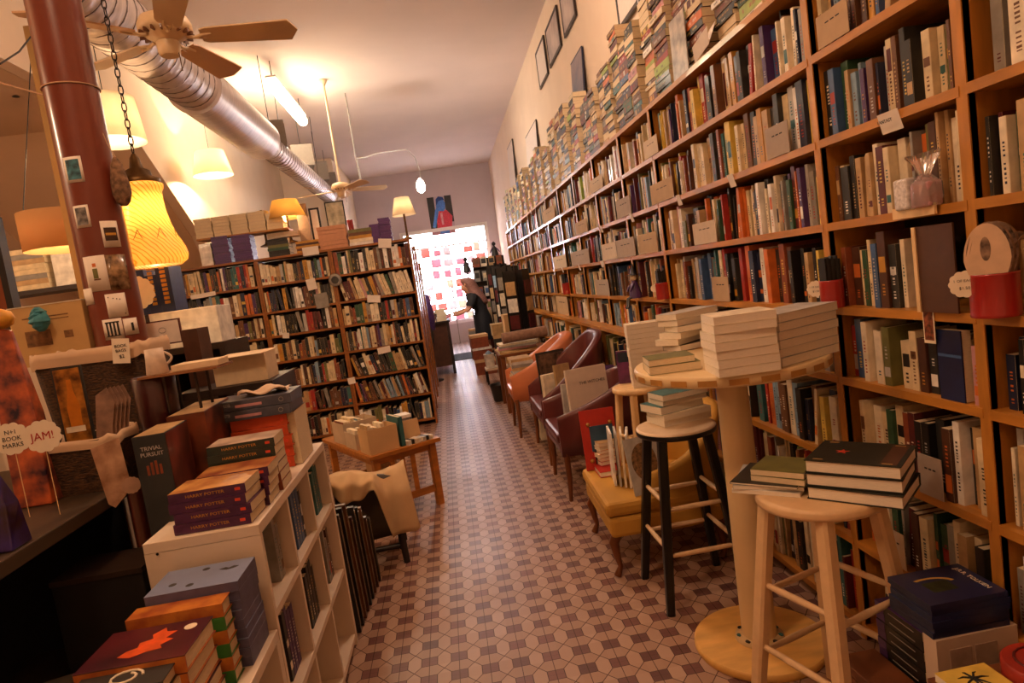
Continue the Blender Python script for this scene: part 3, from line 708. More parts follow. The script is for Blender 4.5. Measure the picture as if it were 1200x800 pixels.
# ------------------------------------------------------------------ cards, tags, cans and toys on the right shelves
CARDM = [FABT, mat('grey_card', '#a8988a', rough=.85, var=.05), mat('pale_card', '#cdbba4', rough=.85, var=.05)]
cards = [(959,5,997,45),(900,144,927,181),(755,155,772,177),(764,211,791,235),(724,232,741,254),(814,257,841,282),(750,272,772,295),(724,281,746,302),(707,286,725,305),(675,254,689,269),(671,294,692,310),(691,201,707,217),(837,322,856,350),(700,327,715,345),(650,300,665,314),(637,240,651,255),(1080,537,1107,582),(1041,627,1063,665), (655,354,668,374)]
for k, (x0, y0, x1, y1) in enumerate(cards):
    a = at(x0, y1, x=1.316); c = at(x1, y1, x=1.316); tp = at(x0, y0, x=1.316)
    zb = min(BZ, key=lambda q: abs(q-min(a.z, c.z))); zb = zb if abs(zb-a.z) < .09 else a.z
    h = tp.z-a.z; w_ = a.y-c.y
    b = MB(); b.box(0, .0025, -w_, 0, 0, h, CARDM[k % 3]); o = b.build('divider_card', loc=(1.3125, a.y, zb+.001))
    tag(o, 'blank %s card, %s, right wall, %s in the row of cards' % (['tan', 'grey', 'pale'][k % 3], (ROWN[BZ.index(zb)] if zb in BZ and BZ.index(zb) < 8 else 'shelf'), ORD[k]), 'card', 'cards fronting the right wall shelves')
    b = MB(); 
    for q in range(3): b.box(-.0004, 0, -w_*.75+q*w_*.17, -w_*.63+q*w_*.17, h*.66, h*.70, INK)
    b.build('writing', o)
tags = [(795,231),(740,254),(705,272),(659,316),(679,314),(706,310),(635,292),(621,243),(592,272),(1042,140),(857,213)]
TAGM = mat('white_tag', '#e8ddd0', rough=.7, var=.03)
for k, (x, y) in enumerate(tags):
    p = at(x, y, x=1.314); zb = min(BZ, key=lambda q: abs(q-.012-p.z)); w_ = .055 if k not in (5,) else .11
    if k == 9: w_ = .085
    b = MB(); b.box(0, .0012, -w_/2, w_/2, -.05, .008, TAGM, RY(-.25)); o = b.build('shelf_tag', loc=(1.310, p.y, zb-.004))
    tag(o, 'small white tag hung on a shelf edge, %s from far end of right wall' % ORD[k], 'tag', 'tags on the right shelf edges')
    if k == 9:
        for q in range(5):
            pass
        text('FANTASY', .014, INK, o, T(-.0105, 0, -.018) @ RY(-.25) @ RZ(-PI/2) @ RX(PI/2))
REDM = mat('red_enamel', '#9c1c18', rough=.3, var=.08, scale=6, coat=.5)
SCAL = mat('cream_scalloped_tag', '#eee0c8', rough=.7, var=.03)
def scallop(r, n=11):
    pts = []
    for k in range(n*6):
        a = 2*PI*k/(n*6); rr = r*(1+.10*abs(math.sin(n*a/2))); pts.append((rr*math.cos(a), rr*math.sin(a)))
    return pts
def can(px, py, r, h, label, tagside=True, content='fans'):
    x = 1.27
    p = at(px, py, x=x-r+.02)
    zb = min(BZ, key=lambda q: abs(q-p.z)); 
    t = thing('red_can', label, 'can', (x+.03, p.y, zb+.001), 0, 'red cans on the right shelves')
    b = MB(); b.lathe([(r*.97, 0), (r, .004), (r*.985, .008), (r*.985, h*.5), (r*.985, h-.008), (r, h-.004), (r, h), (r*.96, h), (r*.95, .006)], REDM, seg=36); b.build('body', t)
    return t, p.y, zb
t, cy, zb = can(1139, 361, .052, .105, 'large red can stuffed with patterned paper fans, right wall')
b = MB()
# paper fans/ornaments standing out of the can: overlapping rounded leaves
t['label'] = 'large red can of rounded printed cards with scalloped tag, right wall'
PR = [mat('printed_fan_a', '#c89a72', rough=.5, var=.25, scale=30, col2='#5a3f30'), mat('printed_fan_b', '#3c2c28', rough=.4, var=.5, scale=40, col2='#b09078'), mat('printed_fan_c', '#d8b898', rough=.5, var=.1, scale=20)]
for k in range(9):
    pts = []
    for q in range(30):
        a = 2*PI*q/30; rx = .046*(1-.28*(math.sin(a) < 0)*abs(math.sin(a))); pts.append((rx*math.cos(a), .105+.085*math.sin(a)))
    b = MB(); b.prism(pts, 0, .0012, PR[2 if k == 0 else (k % 2)], None)
    o = b.build('printed_card', t)
    o.matrix_local = T(-.026+.0095*k, -.014+.0035*k, .034-.004*k*(k > 4)+.003*(k%2)) @ RZ(-.80+.13*k) @ RX(PI/2+.03*k)
    if k == 0: b = MB(); b.lathe([(.004, 0), (.013, .0003)], PR[1], T(-.002, .13, .0013) @ Matrix.Diagonal((.8, 2.2, 1, 1)), seg=16); b.build('figure_print', o); b = MB(); b.box(-.022, .022, .066, .070, .0012, .0016, INK); b.build('caption', o)
b = MB(); b.prism([(q[0]*1.0, q[1]) for q in scallop(.030)], 0, .0015, SCAL); o = b.build('scalloped_tag', t); o.matrix_local = T(-.058, .022, .085) @ RZ(-.7) @ RX(PI/2)
text('1 OF EACH', .009, INK, o, T(0, .008, .0016)); text('$1.50', .010, INK, o, T(0, -.010, .0016))
t, cy, zb = can(962, 371, .038, .095, 'dark-topped red can with scalloped tag hanging by the table books')
b = MB()
for k in range(7): b.box(-.028+.008*k, -.021+.008*k, -.02, .02, .01, .17+.008*math.sin(k*3), BM['charcoal'] if k % 2 else BM['black'])
b.build('dark_cards', t)
b = MB(); b.prism(scallop(.026), 0, .0015, SCAL); o = b.build('scalloped_tag', t); o.matrix_local = T(-.040, .028, .07) @ RZ(-.6) @ RX(PI/2)
text('1 OF EACH', .008, INK, o, T(0, .006, .0016)); text('$1.50', .009, INK, o, T(0, -.009, .0016))
t, cy, zb = can(768, 350, .045, .10, 'red can with black cards beside the witch doll')
b = MB()
for k in range(6): b.box(-.03+.01*k, -.022+.01*k, -.022, .022, .01, .175+.01*math.sin(k*2), BM['black'])
b.build('dark_cards', t)
b = MB(); b.prism(scallop(.022), 0, .0015, SCAL); o = b.build('scalloped_tag', t); o.matrix_local = T(-.046, .02, .07) @ RZ(-.5) @ RX(PI/2)
can(659, 345, .05, .12, 'red can on the shelf far along near the white cards')[0]
# the witch doll : purple dress, black hat and shoes
p = at(745, 352, x=1.28); t = thing('witch_doll', 'small witch doll in purple dress with dark hat dangling from shelf', 'doll', (1.285, p.y, BZ[4]+.001))
b = MB(); b.lathe([(.045, 0), (.042, .03), (.030, .08), (.018, .11), (.012, .12)], BM['purple'], seg=14); b.build('dress', t)
b = MB(); b.lathe([(.008, .118), (.022, .13), (.025, .145), (.018, .162), (.006, .168)], mat('pale_face', '#cdb89a', rough=.6), seg=14); b.build('head', t)
b = MB(); b.lathe([(.045, .157), (.044, .160), (.020, .163), (.012, .20), (.002, .235)], BM['black'], seg=16); b.build('hat', t)
for s in (-1, 1):
    b = MB(); b.tube([(-.03, s*.015, .01), (-.055, s*.018, .0), (-.06, s*.018, -.05), (-.075, s*.018, -.062)], [.009, .008, .008, .010], BM['charcoal'], seg=8); b.build('leg', t)
    b = MB(); b.tube([(-.01, s*.02, .10), (-.035, s*.035, .07), (-.045, s*.03, .05)], [.008, .008, .006], BM['purple'], seg=8); b.build('arm', t)
# brown display board leaning out, with the print strip under it
b = MB(); a = at(1062, 365, x=1.25); c = at(1112, 362, x=1.25); tp = at(1062, 262, x=1.25)
BB = mat('brown_board', '#4c2c16', rough=.6, var=.1)
t = thing('display_board', 'brown board standing face out in the bay with the red can', 'board', (1.30, a.y+.005, BZ[4]+.001))
h_ = tp.z-a.z
b = MB(); b.box(0, .005, -.13, 0, 0, .235, BB); b.build('panel', t)
b = MB(); b.box(-.004, .008, -.001, .012, 0, .235, BLOND); b.build('edge_strip', t)
t = thing('bookmark_strip', 'narrow printed strip hanging below shelf under the brown board', 'bookmark', (1.312, at(1086, 362, x=1.31).y, BZ[4]-.004))
b = MB(); b.box(0, .0015, -.021, .021, -.085, .01, BM['ivory']); b.build('backing', t)
b = MB(); b.box(-.0006, 0, -.017, .017, -.076, .008, mat('print_red_brown', '#4c2218', rough=.4, var=.6, scale=70, col2='#a05838')); b.build('picture', t)
t = thing('shelf_header', 'pale wooden header strip under the pink packet, right wall', 'sign', (1.30, at(1046, 255, x=1.3).y, BZ[5]-.022))
b = MB(); b.box(0, .008, -.16, 0, 0, .030, BLOND); b.build('strip', t)
# pink packet in clear wrap
t = thing('gift_packet', 'pink packet in crinkled clear wrap on shelf above brown board', 'packet', (1.30, at(1083, 243, x=1.3).y, BZ[5]+.001))
b = MB(); b.box(-.012, .03, -.034, .034, .0, .065, BM['pink']); b.build('packet', t, bevel=.006)
CEL = mat('clear_wrap', '#f0e8e0', rough=.12, var=.05, trans=.85)
rg = random.Random(9)
prof = [(.040, 0), (.044, .03), (.040, .06), (.014, .085), (.03, .115), (.045, .14)]
vs = []; fs = []; sg = 18
for (r_, z_) in prof:
    for k in range(sg): a = 2*PI*k/sg; q = r_*(1+rg.uniform(-.18, .18)); vs.append((.009+q*math.cos(a)*.8, q*math.sin(a), z_+rg.uniform(-.004, .004)))
for i in range(len(prof)-1):
    for k in range(sg): k2 = (k+1) % sg; fs.append((i*sg+k, i*sg+k2, (i+1)*sg+k2, (i+1)*sg+k))
b = MB(); b.add(vs, fs, CEL); b.build('clear_wrap', t)
t = thing('gift_packet', 'dotted white packet in clear wrap left of the pink packet', 'packet', (1.30, at(1060, 243, x=1.3).y, BZ[5]+.001))
b = MB(); b.box(-.01, .02, -.028, .028, 0, .085, mat('spotted_paper', '#d8ccc4', rough=.5, var=.35, scale=90, col2='#f0e8e4')); b.build('packet', t, bevel=.006)
# ------------------------------------------------------------------ pictures on and against the right wall
def wallpic(pts, x, label, frame, pic, cat='picture', thick=.02, fw=.02, leanx=0):
    """pts: pixel corners (top-far, bottom-far, bottom-near, top-near)"""
    P_ = [at(*q, x=x) for q in pts]
    y1 = (P_[0].y+P_[1].y)/2; y0 = (P_[2].y+P_[3].y)/2; z0 = (P_[1].z+P_[2].z)/2; z1 = (P_[0].z+P_[3].z)/2
    t = thing('framed_picture', label, cat, (x, y0, z0))
    w, h = y1-y0, z1-z0
    b = MB(); 
    for (a0, a1, c0, c1) in ((0, w, 0, fw), (0, w, h-fw, h), (0, fw, fw, h-fw), (w-fw, w, fw, h-fw)): b.box(0, thick, a0, a1, c0, c1, frame)
    b.build('frame', t); b = MB(); b.box(.004, thick-.002, fw, w-fw, fw, h-fw, pic); b.build('picture', t)
    return t, w, h
XW = XR-.026
GP = mat('grey_print', '#a89a98', rough=.5, var=.2, scale=4, col2='#cbbcb4'); WP = mat('white_mount', '#ddd0c4', rough=.6, var=.04); DK = mat('dark_frame', '#2a1c18', rough=.4)
wallpic([(654, -5), (661, 42), (675, 20), (668, -25)], XW, 'dark framed grey picture high on wall, nearest of three in line', DK, GP, fw=.03)
wallpic([(637, 35), (645, 79), (657, 53), (651, 10)], XW, 'brown framed grey picture high on wall, middle of three', DK, GP, fw=.03)
wallpic([(626, 62), (633, 103), (642, 88), (636, 44)], XW, 'thin framed pale picture high on wall, farthest of three', DK, WP, fw=.03)
wallpic([(719, -20), (725, 35), (752, 0), (748, -50)], XW, 'black framed white mounted picture cut by the top edge', DK, WP, fw=.03)
BLU = mat('blue_poster', '#50709a', rough=.4, var=.45, scale=3, col2='#a88f8c')
def leanpic(px0, px1, pyt, pyb, label, pm, em, zt):
    a = at(px0, pyb, x=1.52); c = at(px1, pyb, x=1.52); w = a.y-c.y
    t = thing('poster_board', label, 'poster', (1.515, c.y, 2.347), 0)
    tz = zt-2.347
    M = RY(math.atan2(.085, tz))
    b = MB(); b.box(0, .012, 0, w, 0, tz, pm, M); b.build('picture', t)
    b = MB(); b.box(-.002, .014, -.016, -.0005, 0, tz, em, M); b.box(-.002, .014, 0, w, tz+.0005, tz+.012, em, M); b.build('frame', t)
a = at(672, 52, x=1.56)
leanpic(668, 682, 47, 140, 'tall blue poster leaning on the wall above the book piles', BLU, BM['navy'], at(683, 47, x=1.58).z)
leanpic(657, 668, 120, 190, 'smaller grey-blue poster behind the tall blue one', mat('grey_blue_poster', '#8fa0ac', rough=.4, var=.2, scale=4), BM['grey'], at(668, 118, x=1.58).z)
leanpic(615, 629, 135, 200, 'white-faced board with black edge leaning on wall above piles', WP, DK, at(629, 135, x=1.58).z)
leanpic(595, 602, 160, 215, 'farthest black-edged board leaning on the right wall', WP, DK, at(601, 158, x=1.58).z)
# magazine leaning among the near piles, with a folded leaflet
A = at(788, 90, x=1.33)
o = MB(); o.box(0, .004, -.20, 0, 0, .30, mat('magazine_photo', '#8a8078', rough=.35, var=.45, scale=14, col2='#c8b8a8')); o = o.build('magazine', loc=(1.336, A.y, 2.347)); o.rotation_euler = (0, .02, 0)
tag(o, 'grey photo-covered magazine propped against the top book piles', 'magazine')
b = MB(); b.add([(0, 0, 0), (0, -.17, .03), (.05, -.15, .13), (.05, .02, .10), (-.01, -.19, .10), (-.01, -.01, .07)], [(0, 1, 2, 3), (0, 1, 4, 5)], WHITEP); o = b.build('leaflet', solid=.001, loc=(1.325, at(812, 62, x=1.32).y, 2.349))
tag(o, 'white folded leaflet lying open on the top shelf edge', 'leaflet')
b = MB(); b.box(0, .001, -.03, .005, .02, .05, REDINK, T(-.004, -.08, .03)); b.build('red_print', o)
# blue cover shown face out low in the near bay and a few feature books
for (r_, px, w_, h_, c_, lab) in ((3, 1108, .085, .195, 'navy', 'dark blue picture book facing out on the shelf below the red can'),):
    p = at(px, 466, x=1.335)
    b = MB(); b.box(0, .004, -w_, 0, 0, h_, mat('night_cover', '#16244c', rough=.3, var=.35, scale=7, coat=.3)); o = b.build('book', loc=(1.322, p.y, BZ[3]+.001)); tag(o, lab, 'book')
    b = MB(); b.box(.0042, .03, -w_+.001, -.001, .001, h_-.002, PAGES); b.build('pages', o)
    b = MB(); b.box(-.0005, 0, -w_+.002, -.002, h_*.62, h_*.66, BM['blue']); b.build('blue_band', o)
# ------------------------------------------------------------------ white cube shelf, near left
WHT = mat('white_laminate', '#e0cdb6', rough=.5, var=.03, scale=5)
UX0, UX1 = -.92, -.607
def cubes(label, y0, y1, ztop, zs, ys, fr):
    t = thing('cube_shelf', label, 'shelf', (0, 0, 0))
    th = .03
    b = MB(); b.box(UX0, UX1, y0, y1, ztop-th, ztop, WHT); b.build('top', t, bevel=.002)
    b = MB(); b.box(UX0, UX1, y0, y0+.018, 0, ztop-th-.0003, WHT); b.build('side_panel', t)
    b = MB(); b.box(UX0, UX1, y1-.03, y1, 0, ztop-th-.0003, WHT); b.build('side_panel', t)
    b = MB(); b.box(UX0, UX0+.008, y0+.0182, y1-.0302, 0, ztop-th-.0003, WHT); b.build('back_panel', t)
    for z in zs: b = MB(); b.box(UX0+.0082, UX1-.002, y0+.0182, y1-.0302, z-.022, z, WHT); b.build('shelf', t)
    zz = [0]+list(zs)+[ztop-th]
    for k in range(len(zz)-1):
        for y in ys:
            b = MB(); b.box(UX0+.0082, UX1-.003, y-.009, y+.009, zz[k]+.0004, zz[k+1]-(.0224 if k < len(zz)-2 else 0)-.0004, WHT); b.build('divider', t)
    return t
t = cubes('tall white cube shelf along the aisle topped with novels', 1.82, 2.80, .905, (.05, .35, .645), (2.14, 2.46), 1)
b = MB(); b.lathe([(.004, 0), (.004, .001)], BLACKW, T(UX0+.035, 1.8195, .872) @ RX(PI/2), seg=10); b.build('screw_hole', t)
t = cubes('lower white cube shelf nearest the camera under the picture books', .95, 1.815, .60, (.03, .31), (1.22, 1.52), 2)
# contents of the cubes
rg = random.Random(31)
CG = 'books in the white cubes'
pos = [(2.16, 2.44, .646), (2.47, 2.76, .646), (1.85, 2.12, .646), (2.16, 2.44, .351), (2.47, 2.76, .351), (1.85, 2.12, .351)]
what = {0: ('blue', 'navy'), 1: ('charcoal', 'teal'), 2: ('tan', 'grey'), 3: ('charcoal', 'black'), 4: ('chestnut', 'grey'), 5: ('black', 'purple')}
nn = 0
for k, (ya, yb_, z) in enumerate(pos):
    y = yb_-.03 if k != 2 else yb_-.03
    for q in range([4, 3, 2, 4, 3, 4][k]):
        w = rg.uniform(.022, .038); h = rg.uniform(.17, .225); y -= w+.002
        if y < ya: break
        mb = MB(); c = rg.choice(what[k]); book_geo(mb, w, h, .16, BM[c], PAGES, Matrix.Identity(4), deco_for(rg, c), False, rg, 2)
        o = mb.build('book'); o.matrix_world = T(-.64, y+w, z+.0006) @ RZ(PI)
        tag(o, '%s book, %s from the back in the %s cube of %s row, tall white shelf' % (c, ORD[q], ['middle', 'far', 'near'][[0, 1, 2, 0, 1, 2][k]], 'upper' if k < 3 else 'second'), 'book', CG); nn += 1
# ---- books on the tall unit: two near piles of colour novels
PURP = mat('purple_novel', '#4a2048', rough=.35, var=.2, coat=.3); GRNB = mat('dark_green_novel', '#1c2e28', rough=.35, var=.25, coat=.3)
COVP = mat('fiery_cover', '#b8622c', rough=.35, var=.3, scale=18, col2='#d9a35a', coat=.3)
COVR = mat('red_gold_cover', '#a02a28', rough=.35, var=.4, scale=12, col2='#c88a48', coat=.3)
SILV = mat('silver_cover', '#b09078', rough=.35, var=.3, scale=12, col2='#d8c0a8', coat=.2)
BADGE = mat('orange_red_badge', '#e04a28', rough=.5)
GILT = BM['amber']
def novel(A, rz, L, D, Th, cov, top, label, group, title=None, badge=True, z=None, col=GILT):
    o = fbook((A[0], A[1], z), rz, L, D, Th, cov, PAGES, label, 'front', group, False, top=top)
    if badge: b = MB(); b.box(L*.86, L*.93, -.0007, -.0001, Th*.38, Th*.66, BADGE); b.build('badge', o)
    if title: text(title, Th*.42, col, o, T(L*.47, -.0006, Th*.5) @ RX(PI/2), sx=1.25)
    return o
A, rz, L = edge((205, 628), (295, 613), .906)
for k in range(4): novel((A.x+.006*math.sin(k*2), A.y+.002*k), rz+.02*math.sin(k*3), L, .135, .0285, PURP, COVP if k == 3 else None, 'purple-spined paperback, %s from bottom, nearest pile on white shelf' % ORD[k], 'near purple novels on the white shelf', 'HARRY POTTER', z=.9065+k*.0292)
A2 = (A.x+.012, A.y+.142)
for k in range(4): novel((A2[0]+.004*k, A2[1]), .03, L*1.0, .13, .029, PURP, COVR if k == 3 else None, 'red-topped novel, %s from bottom, behind the nearest purple pile' % ORD[k], 'second pile of novels on the white shelf', 'HARRY POTTER', z=.9065+k*.0297)
A3 = (A.x+.015, A.y+.285)
for k in range(6): novel((A3[0]+.003*math.cos(k), A3[1]), .02, L*1.0, .13, .029, GRNB if k > 2 else BM['rust'], SILV if k == 5 else None, 'dark green novel, %s from the bottom, third pile on white shelf' % ORD[k], 'third pile of novels on the white shelf', 'HARRY POTTER', z=.9065+k*.0296)
# orange box-set books with two grey boxed sets on top
ORB = mat('orange_cloth', '#c2481a', rough=.6, var=.12, scale=10)
A, rz, L = edge((300, 520), (353, 506), .906)
X0, Y0 = -.86, 2.44
for k in range(5):
    o = fbook((X0+.012*(k < 3)+.003*k, Y0+.004*math.sin(k*2), .9065+k*.0402), -.02, .205, .15, .039, ORB, PAGES, 'thick orange hardback, %s from the bottom, at far end of white shelf' % ORD[k], 'front', 'orange hardbacks on the white shelf', True)
    b = MB(); b.lathe([(.007, 0), (.007, .0008)], BADGE, T(.185, -.0002, .020) @ RX(PI/2), seg=10); b.build('spine_emblem', o)
BOXB = mat('grey_blue_box', '#4a4c5a', rough=.4, var=.15)
for k in range(2):
    t = thing('boxed_set', ['lower grey boxed set on the orange books', 'upper grey boxed set on the orange books'][k], 'box', (X0-.045+.006*k, Y0-.012, 1.1085+k*.0375), -.02+.02*k, 'boxed sets on the orange books')
    b = MB(); b.box(0, .285, 0, .19, 0, .036, BOXB); b.build('case', t, bevel=.0015)
    b = MB(); b.box(.085, .18, -.0008, 0, .010, .020, BM['pink']); b.build('label', t)
    text('HARRY POTTER', .016, BM['silver'], t, T(.045, -.0006, .022) @ RX(PI/2), sx=.42)
    b = MB(); b.tube([(.25+.008*math.cos(q*.6), -.0005, .018+.008*math.sin(q*.6)) for q in range(11)], .0008, BM['silver'], seg=5); b.build('emblem', t)
b = MB(); rg = random.Random(3); b.grid(lambda i, j: (.05+.17*i, .02+.12*j, .012+.010*math.sin(i*9+j*4)+.008*math.sin(j*11)), 10, 8, mat('crumpled_paper', '#d8bca0', rough=.8, var=.06)); o = b.build('crumpled_paper', loc=(X0, Y0, 1.184), solid=.002); tag(o, 'crumpled sheet of paper lying on the grey boxed sets', 'paper')
o = fbook((-.655, 2.46, .9065), 0, .035, .20, .20, BM['maroon'], PAGES, 'tall dark maroon book standing behind the orange hardbacks', 'left')
# quiz box and neighbours standing left of the unit on the dark display table
BXM = mat('dark_box_card', '#252b2e', rough=.35, var=.15, coat=.2); BXT = mat('box_side_print', '#4a2024', rough=.3, var=.5, scale=10, col2='#7a3a30', coat=.3)
A = at(160, 508, z=1.18)
t = thing('game_box', 'tall dark quiz game box standing left of the purple novels', 'box', (-.975, 1.99, .82), .06)
b = MB(); b.box(0, .093, 0, .20, 0, .355, BXM); b.build('case', t, bevel=.001)
b = MB(); b.box(.0932, .0940, .004, .196, .16, .352, BXT); b.build('side_print', t)
b = MB(); b.box(.004, .089, .004, .196, .3553, .3558, BM['tan']); b.build('top_print', t)
text('TRIVIAL', .017, BM['silver'], t, T(.048, -.0006, .315) @ RX(PI/2)); text('PURSUIT', .017, BM['silver'], t, T(.048, -.0006, .297) @ RX(PI/2))
b = MB()
for q, h_ in enumerate((.030, .038, .042, .030)): b.box(.026+.012*q, .033+.012*q, -.0008, 0, .235, .235+h_, BM['rust'])
b.build('emblem', t)
t = thing('game_box', 'second dark illustrated game box behind the quiz box', 'box', (-.965, 2.215, .86), .06)
b = MB(); b.box(0, .12, 0, .30, 0, .33, mat('illustrated_box', '#3c2018', rough=.35, var=.6, scale=9, col2='#7c3c20', coat=.2)); b.build('case', t, bevel=.001)
b = MB(); b.box(.004, .116, .004, .296, .3305, .331, BM['tan']); b.build('top_print', t)
# ---- books on the lower unit
PB = mat('pale_blue_cover', '#7c88a8', rough=.4, var=.08, scale=5); PBS = mat('lilac_spines', '#5c5a78', rough=.5, var=.15)
for k in range(9):
    o = fbook((-.852+.002*math.sin(k), 1.640+.002*math.cos(k*2), .6008+k*.0254), .0, .228, .150, .0248, PBS, PBS, 'pale blue paperback, %s from the bottom, behind the fiery hardbacks' % ORD[k] if k < 8 else 'top pale blue paperback with small winged pictures on its cover', 'right', 'pale blue paperbacks on the low white shelf', top=PB)
    if k == 8:
        for (x_, y_) in ((.05, .05), (.11, .12), (.10, .03)):
            b = MB(); b.lathe([(.010, 0), (.008, .0008)], BM['charcoal'], T(x_, y_, .0249), seg=12); b.build('cover_spot', o)
        b = MB(); b.prism([(.15, .10), (.165, .108), (.175, .10), (.185, .110), (.20, .104), (.188, .094), (.172, .09), (.16, .095)], .0249, .0255, BM['charcoal']); b.build('cover_picture', o)
GR = mat('green_jacket', '#3c7a34', rough=.4, var=.3, scale=10, coat=.3); OR = mat('orange_red_jacket', '#a8361c', rough=.35, var=.35, scale=16, col2='#cf8030', coat=.3)
FIR = mat('fiery_jacket', '#3a1028', rough=.3, var=.4, scale=6, col2='#5c1820', coat=.4)
for k in range(6):
    o = fbook((-.868, 1.592-.02, .6008+k*.0345), .0, .225, .062, .0335, [GR, OR][k % 2 if k < 5 else 1], PAGES, '%s jacketed hardback, %s from bottom, between blue and fiery books' % (['green', 'orange'][k % 2 if k < 5 else 1], ORD[k]), 'front', 'jacketed hardbacks on the low white shelf', True)
zz = .6008
for k in range(5):
    last = k == 4
    o = fbook((-.885+.002*math.sin(k*2), 1.388+.004*math.cos(k*3)-.004*k, zz), .02*math.sin(k), .228, .165, .0385, OR, PAGES, 'fiery-jacketed hardback, %s from the bottom of the nearest pile' % ORD[k] if not last else 'topmost fiery-jacketed hardback with orange creature picture and white sticker', 'front', 'fiery hardbacks on the low white shelf', True, top=FIR)
    zz += .0393
    if last:
        b = MB(); pts = [(.07, .04), (.10, .03), (.13, .045), (.16, .05), (.15, .065), (.17, .085), (.15, .095), (.165, .12), (.14, .125), (.13, .145), (.11, .12), (.12, .10), (.095, .09), (.10, .07), (.08, .06)]
        b.prism(pts, .0386, .0391, mat('orange_creature', '#d8541c', rough=.4, var=.25, scale=30)); b.build('cover_picture', o)
        b = MB(); b.lathe([(.014, 0), (.014, .0006)], BM['ivory'], T(.19, .13, .0386), seg=20); b.build('sticker', o)
o = fbook((-.865, 1.30, .6008+.155), .03, .19, .08, .028, BM['charcoal'], PAGES, 'black book with pale swirl lying at the bottom edge', 'front', None, True)
b = MB(); b.tube([(.10+.035*math.cos(q*.5)*(1-q*.03), .045+.028*math.sin(q*.5)*(1-q*.03), .0285) for q in range(16)], .003, BM['ivory'], seg=5); b.build('swirl', o)
for k in range(5):
    o2 = fbook((-.862, 1.30, .6008+k*.0308), .0, .19, .08, .03, BM['tan'], PAGES, 'tan book, %s up, under the black swirl book' % ORD[k], 'front', 'tan books under the swirl book')
# ------------------------------------------------------------------ dark display table with baskets, far left
DKW = mat('worn_dark_wood', '#3a2a18', rough=.5, var=.4, scale=7, stretch=(2, .4, 2))
t = thing('display_table', 'worn dark wooden display table at left edge holding baskets', 'table', (-2.05, .9, 0))
b = MB(); b.box(0, .95, 0, 1.87, .965, 1.005, DKW); b.build('tabletop', t, bevel=.004)
for (x_, y_) in ((.03, .03), (.53, .03), (.03, 1.78), (.53, 1.78)): b = MB(); b.box(x_, x_+.06, y_, y_+.06, 0, .9648, DKW); b.build('leg', t)
b = MB(); b.box(.10, .52, .10, 1.77, .25, .27, DKW); b.build('shelf', t)
b = MB(); b.box(.602, .609, .0, 1.87, .0, .9645, mat('shadow_black', '#0c0a09', rough=.95)); b.build('shadow_sheet', t)  # black sheet added under the table to stand in for the shade there
t = thing('wooden_riser', 'low dark wooden riser lifting the taller basket', 'riser', (-1.53, 2.47, 1.006))
b = MB(); b.box(0, .42, 0, .28, .10, .118, DKW); b.build('top', t)
for x_ in (.0, .40): b = MB(); b.box(x_, x_+.02, 0, .28, 0, .0998, DKW); b.build('side', t)
t = thing('low_table', 'dark low table under the loose booklets at bottom left', 'table', (-1.43, 1.0, 0))
b = MB(); b.box(0, .50, 0, 1.1, .50, .53, DKW); b.build('tabletop', t)
for (x_, y_) in ((.01, .01), (.45, .01), (.01, 1.04), (.45, 1.04)): b = MB(); b.box(x_, x_+.04, y_, y_+.04, 0, .4998, DKW); b.build('leg', t)
rg = random.Random(8)
for k, (x_, y_, a_, c_, lab) in enumerate(((-1.30, 1.62, .5, 'amber', 'orange illustrated booklet lying at the bottom left corner'), (-1.17, 1.60, .9, 'purple', 'dark purple booklet among the loose papers, bottom left'), (-1.28, 1.74, .3, 'grey', 'grey paper sheet behind the loose booklets, bottom left'), (-1.08, 1.45, 1.2, 'tan', 'tan booklet beside the fiery hardbacks, bottom left'))):
    o = fbook((x_, y_, .531+k*.006), a_, .17, .12, .005, c_, PAGES, lab, 'front', None, cat='booklet', name='booklet')
BOXK = mat('black_crate', '#100d0b', rough=.6)
b = MB(); b.box(0, .26, 0, .30, 0, .30, BOXK); 
t = thing('black_case', 'large black case under the baskets left of the white shelf', 'case', (-1.225, 1.90, .531)); 
b2_ = MB(); b2_.box(0, .25, 0, .18, 0, .27, BOXK); b2_.build('body', t, bevel=.004)
b2_ = MB(); b2_.box(-.002, .252, -.003, .183, .2701, .285, mat('brown_lid_edge', '#2c1c10', rough=.5)); b2_.build('lid', t)
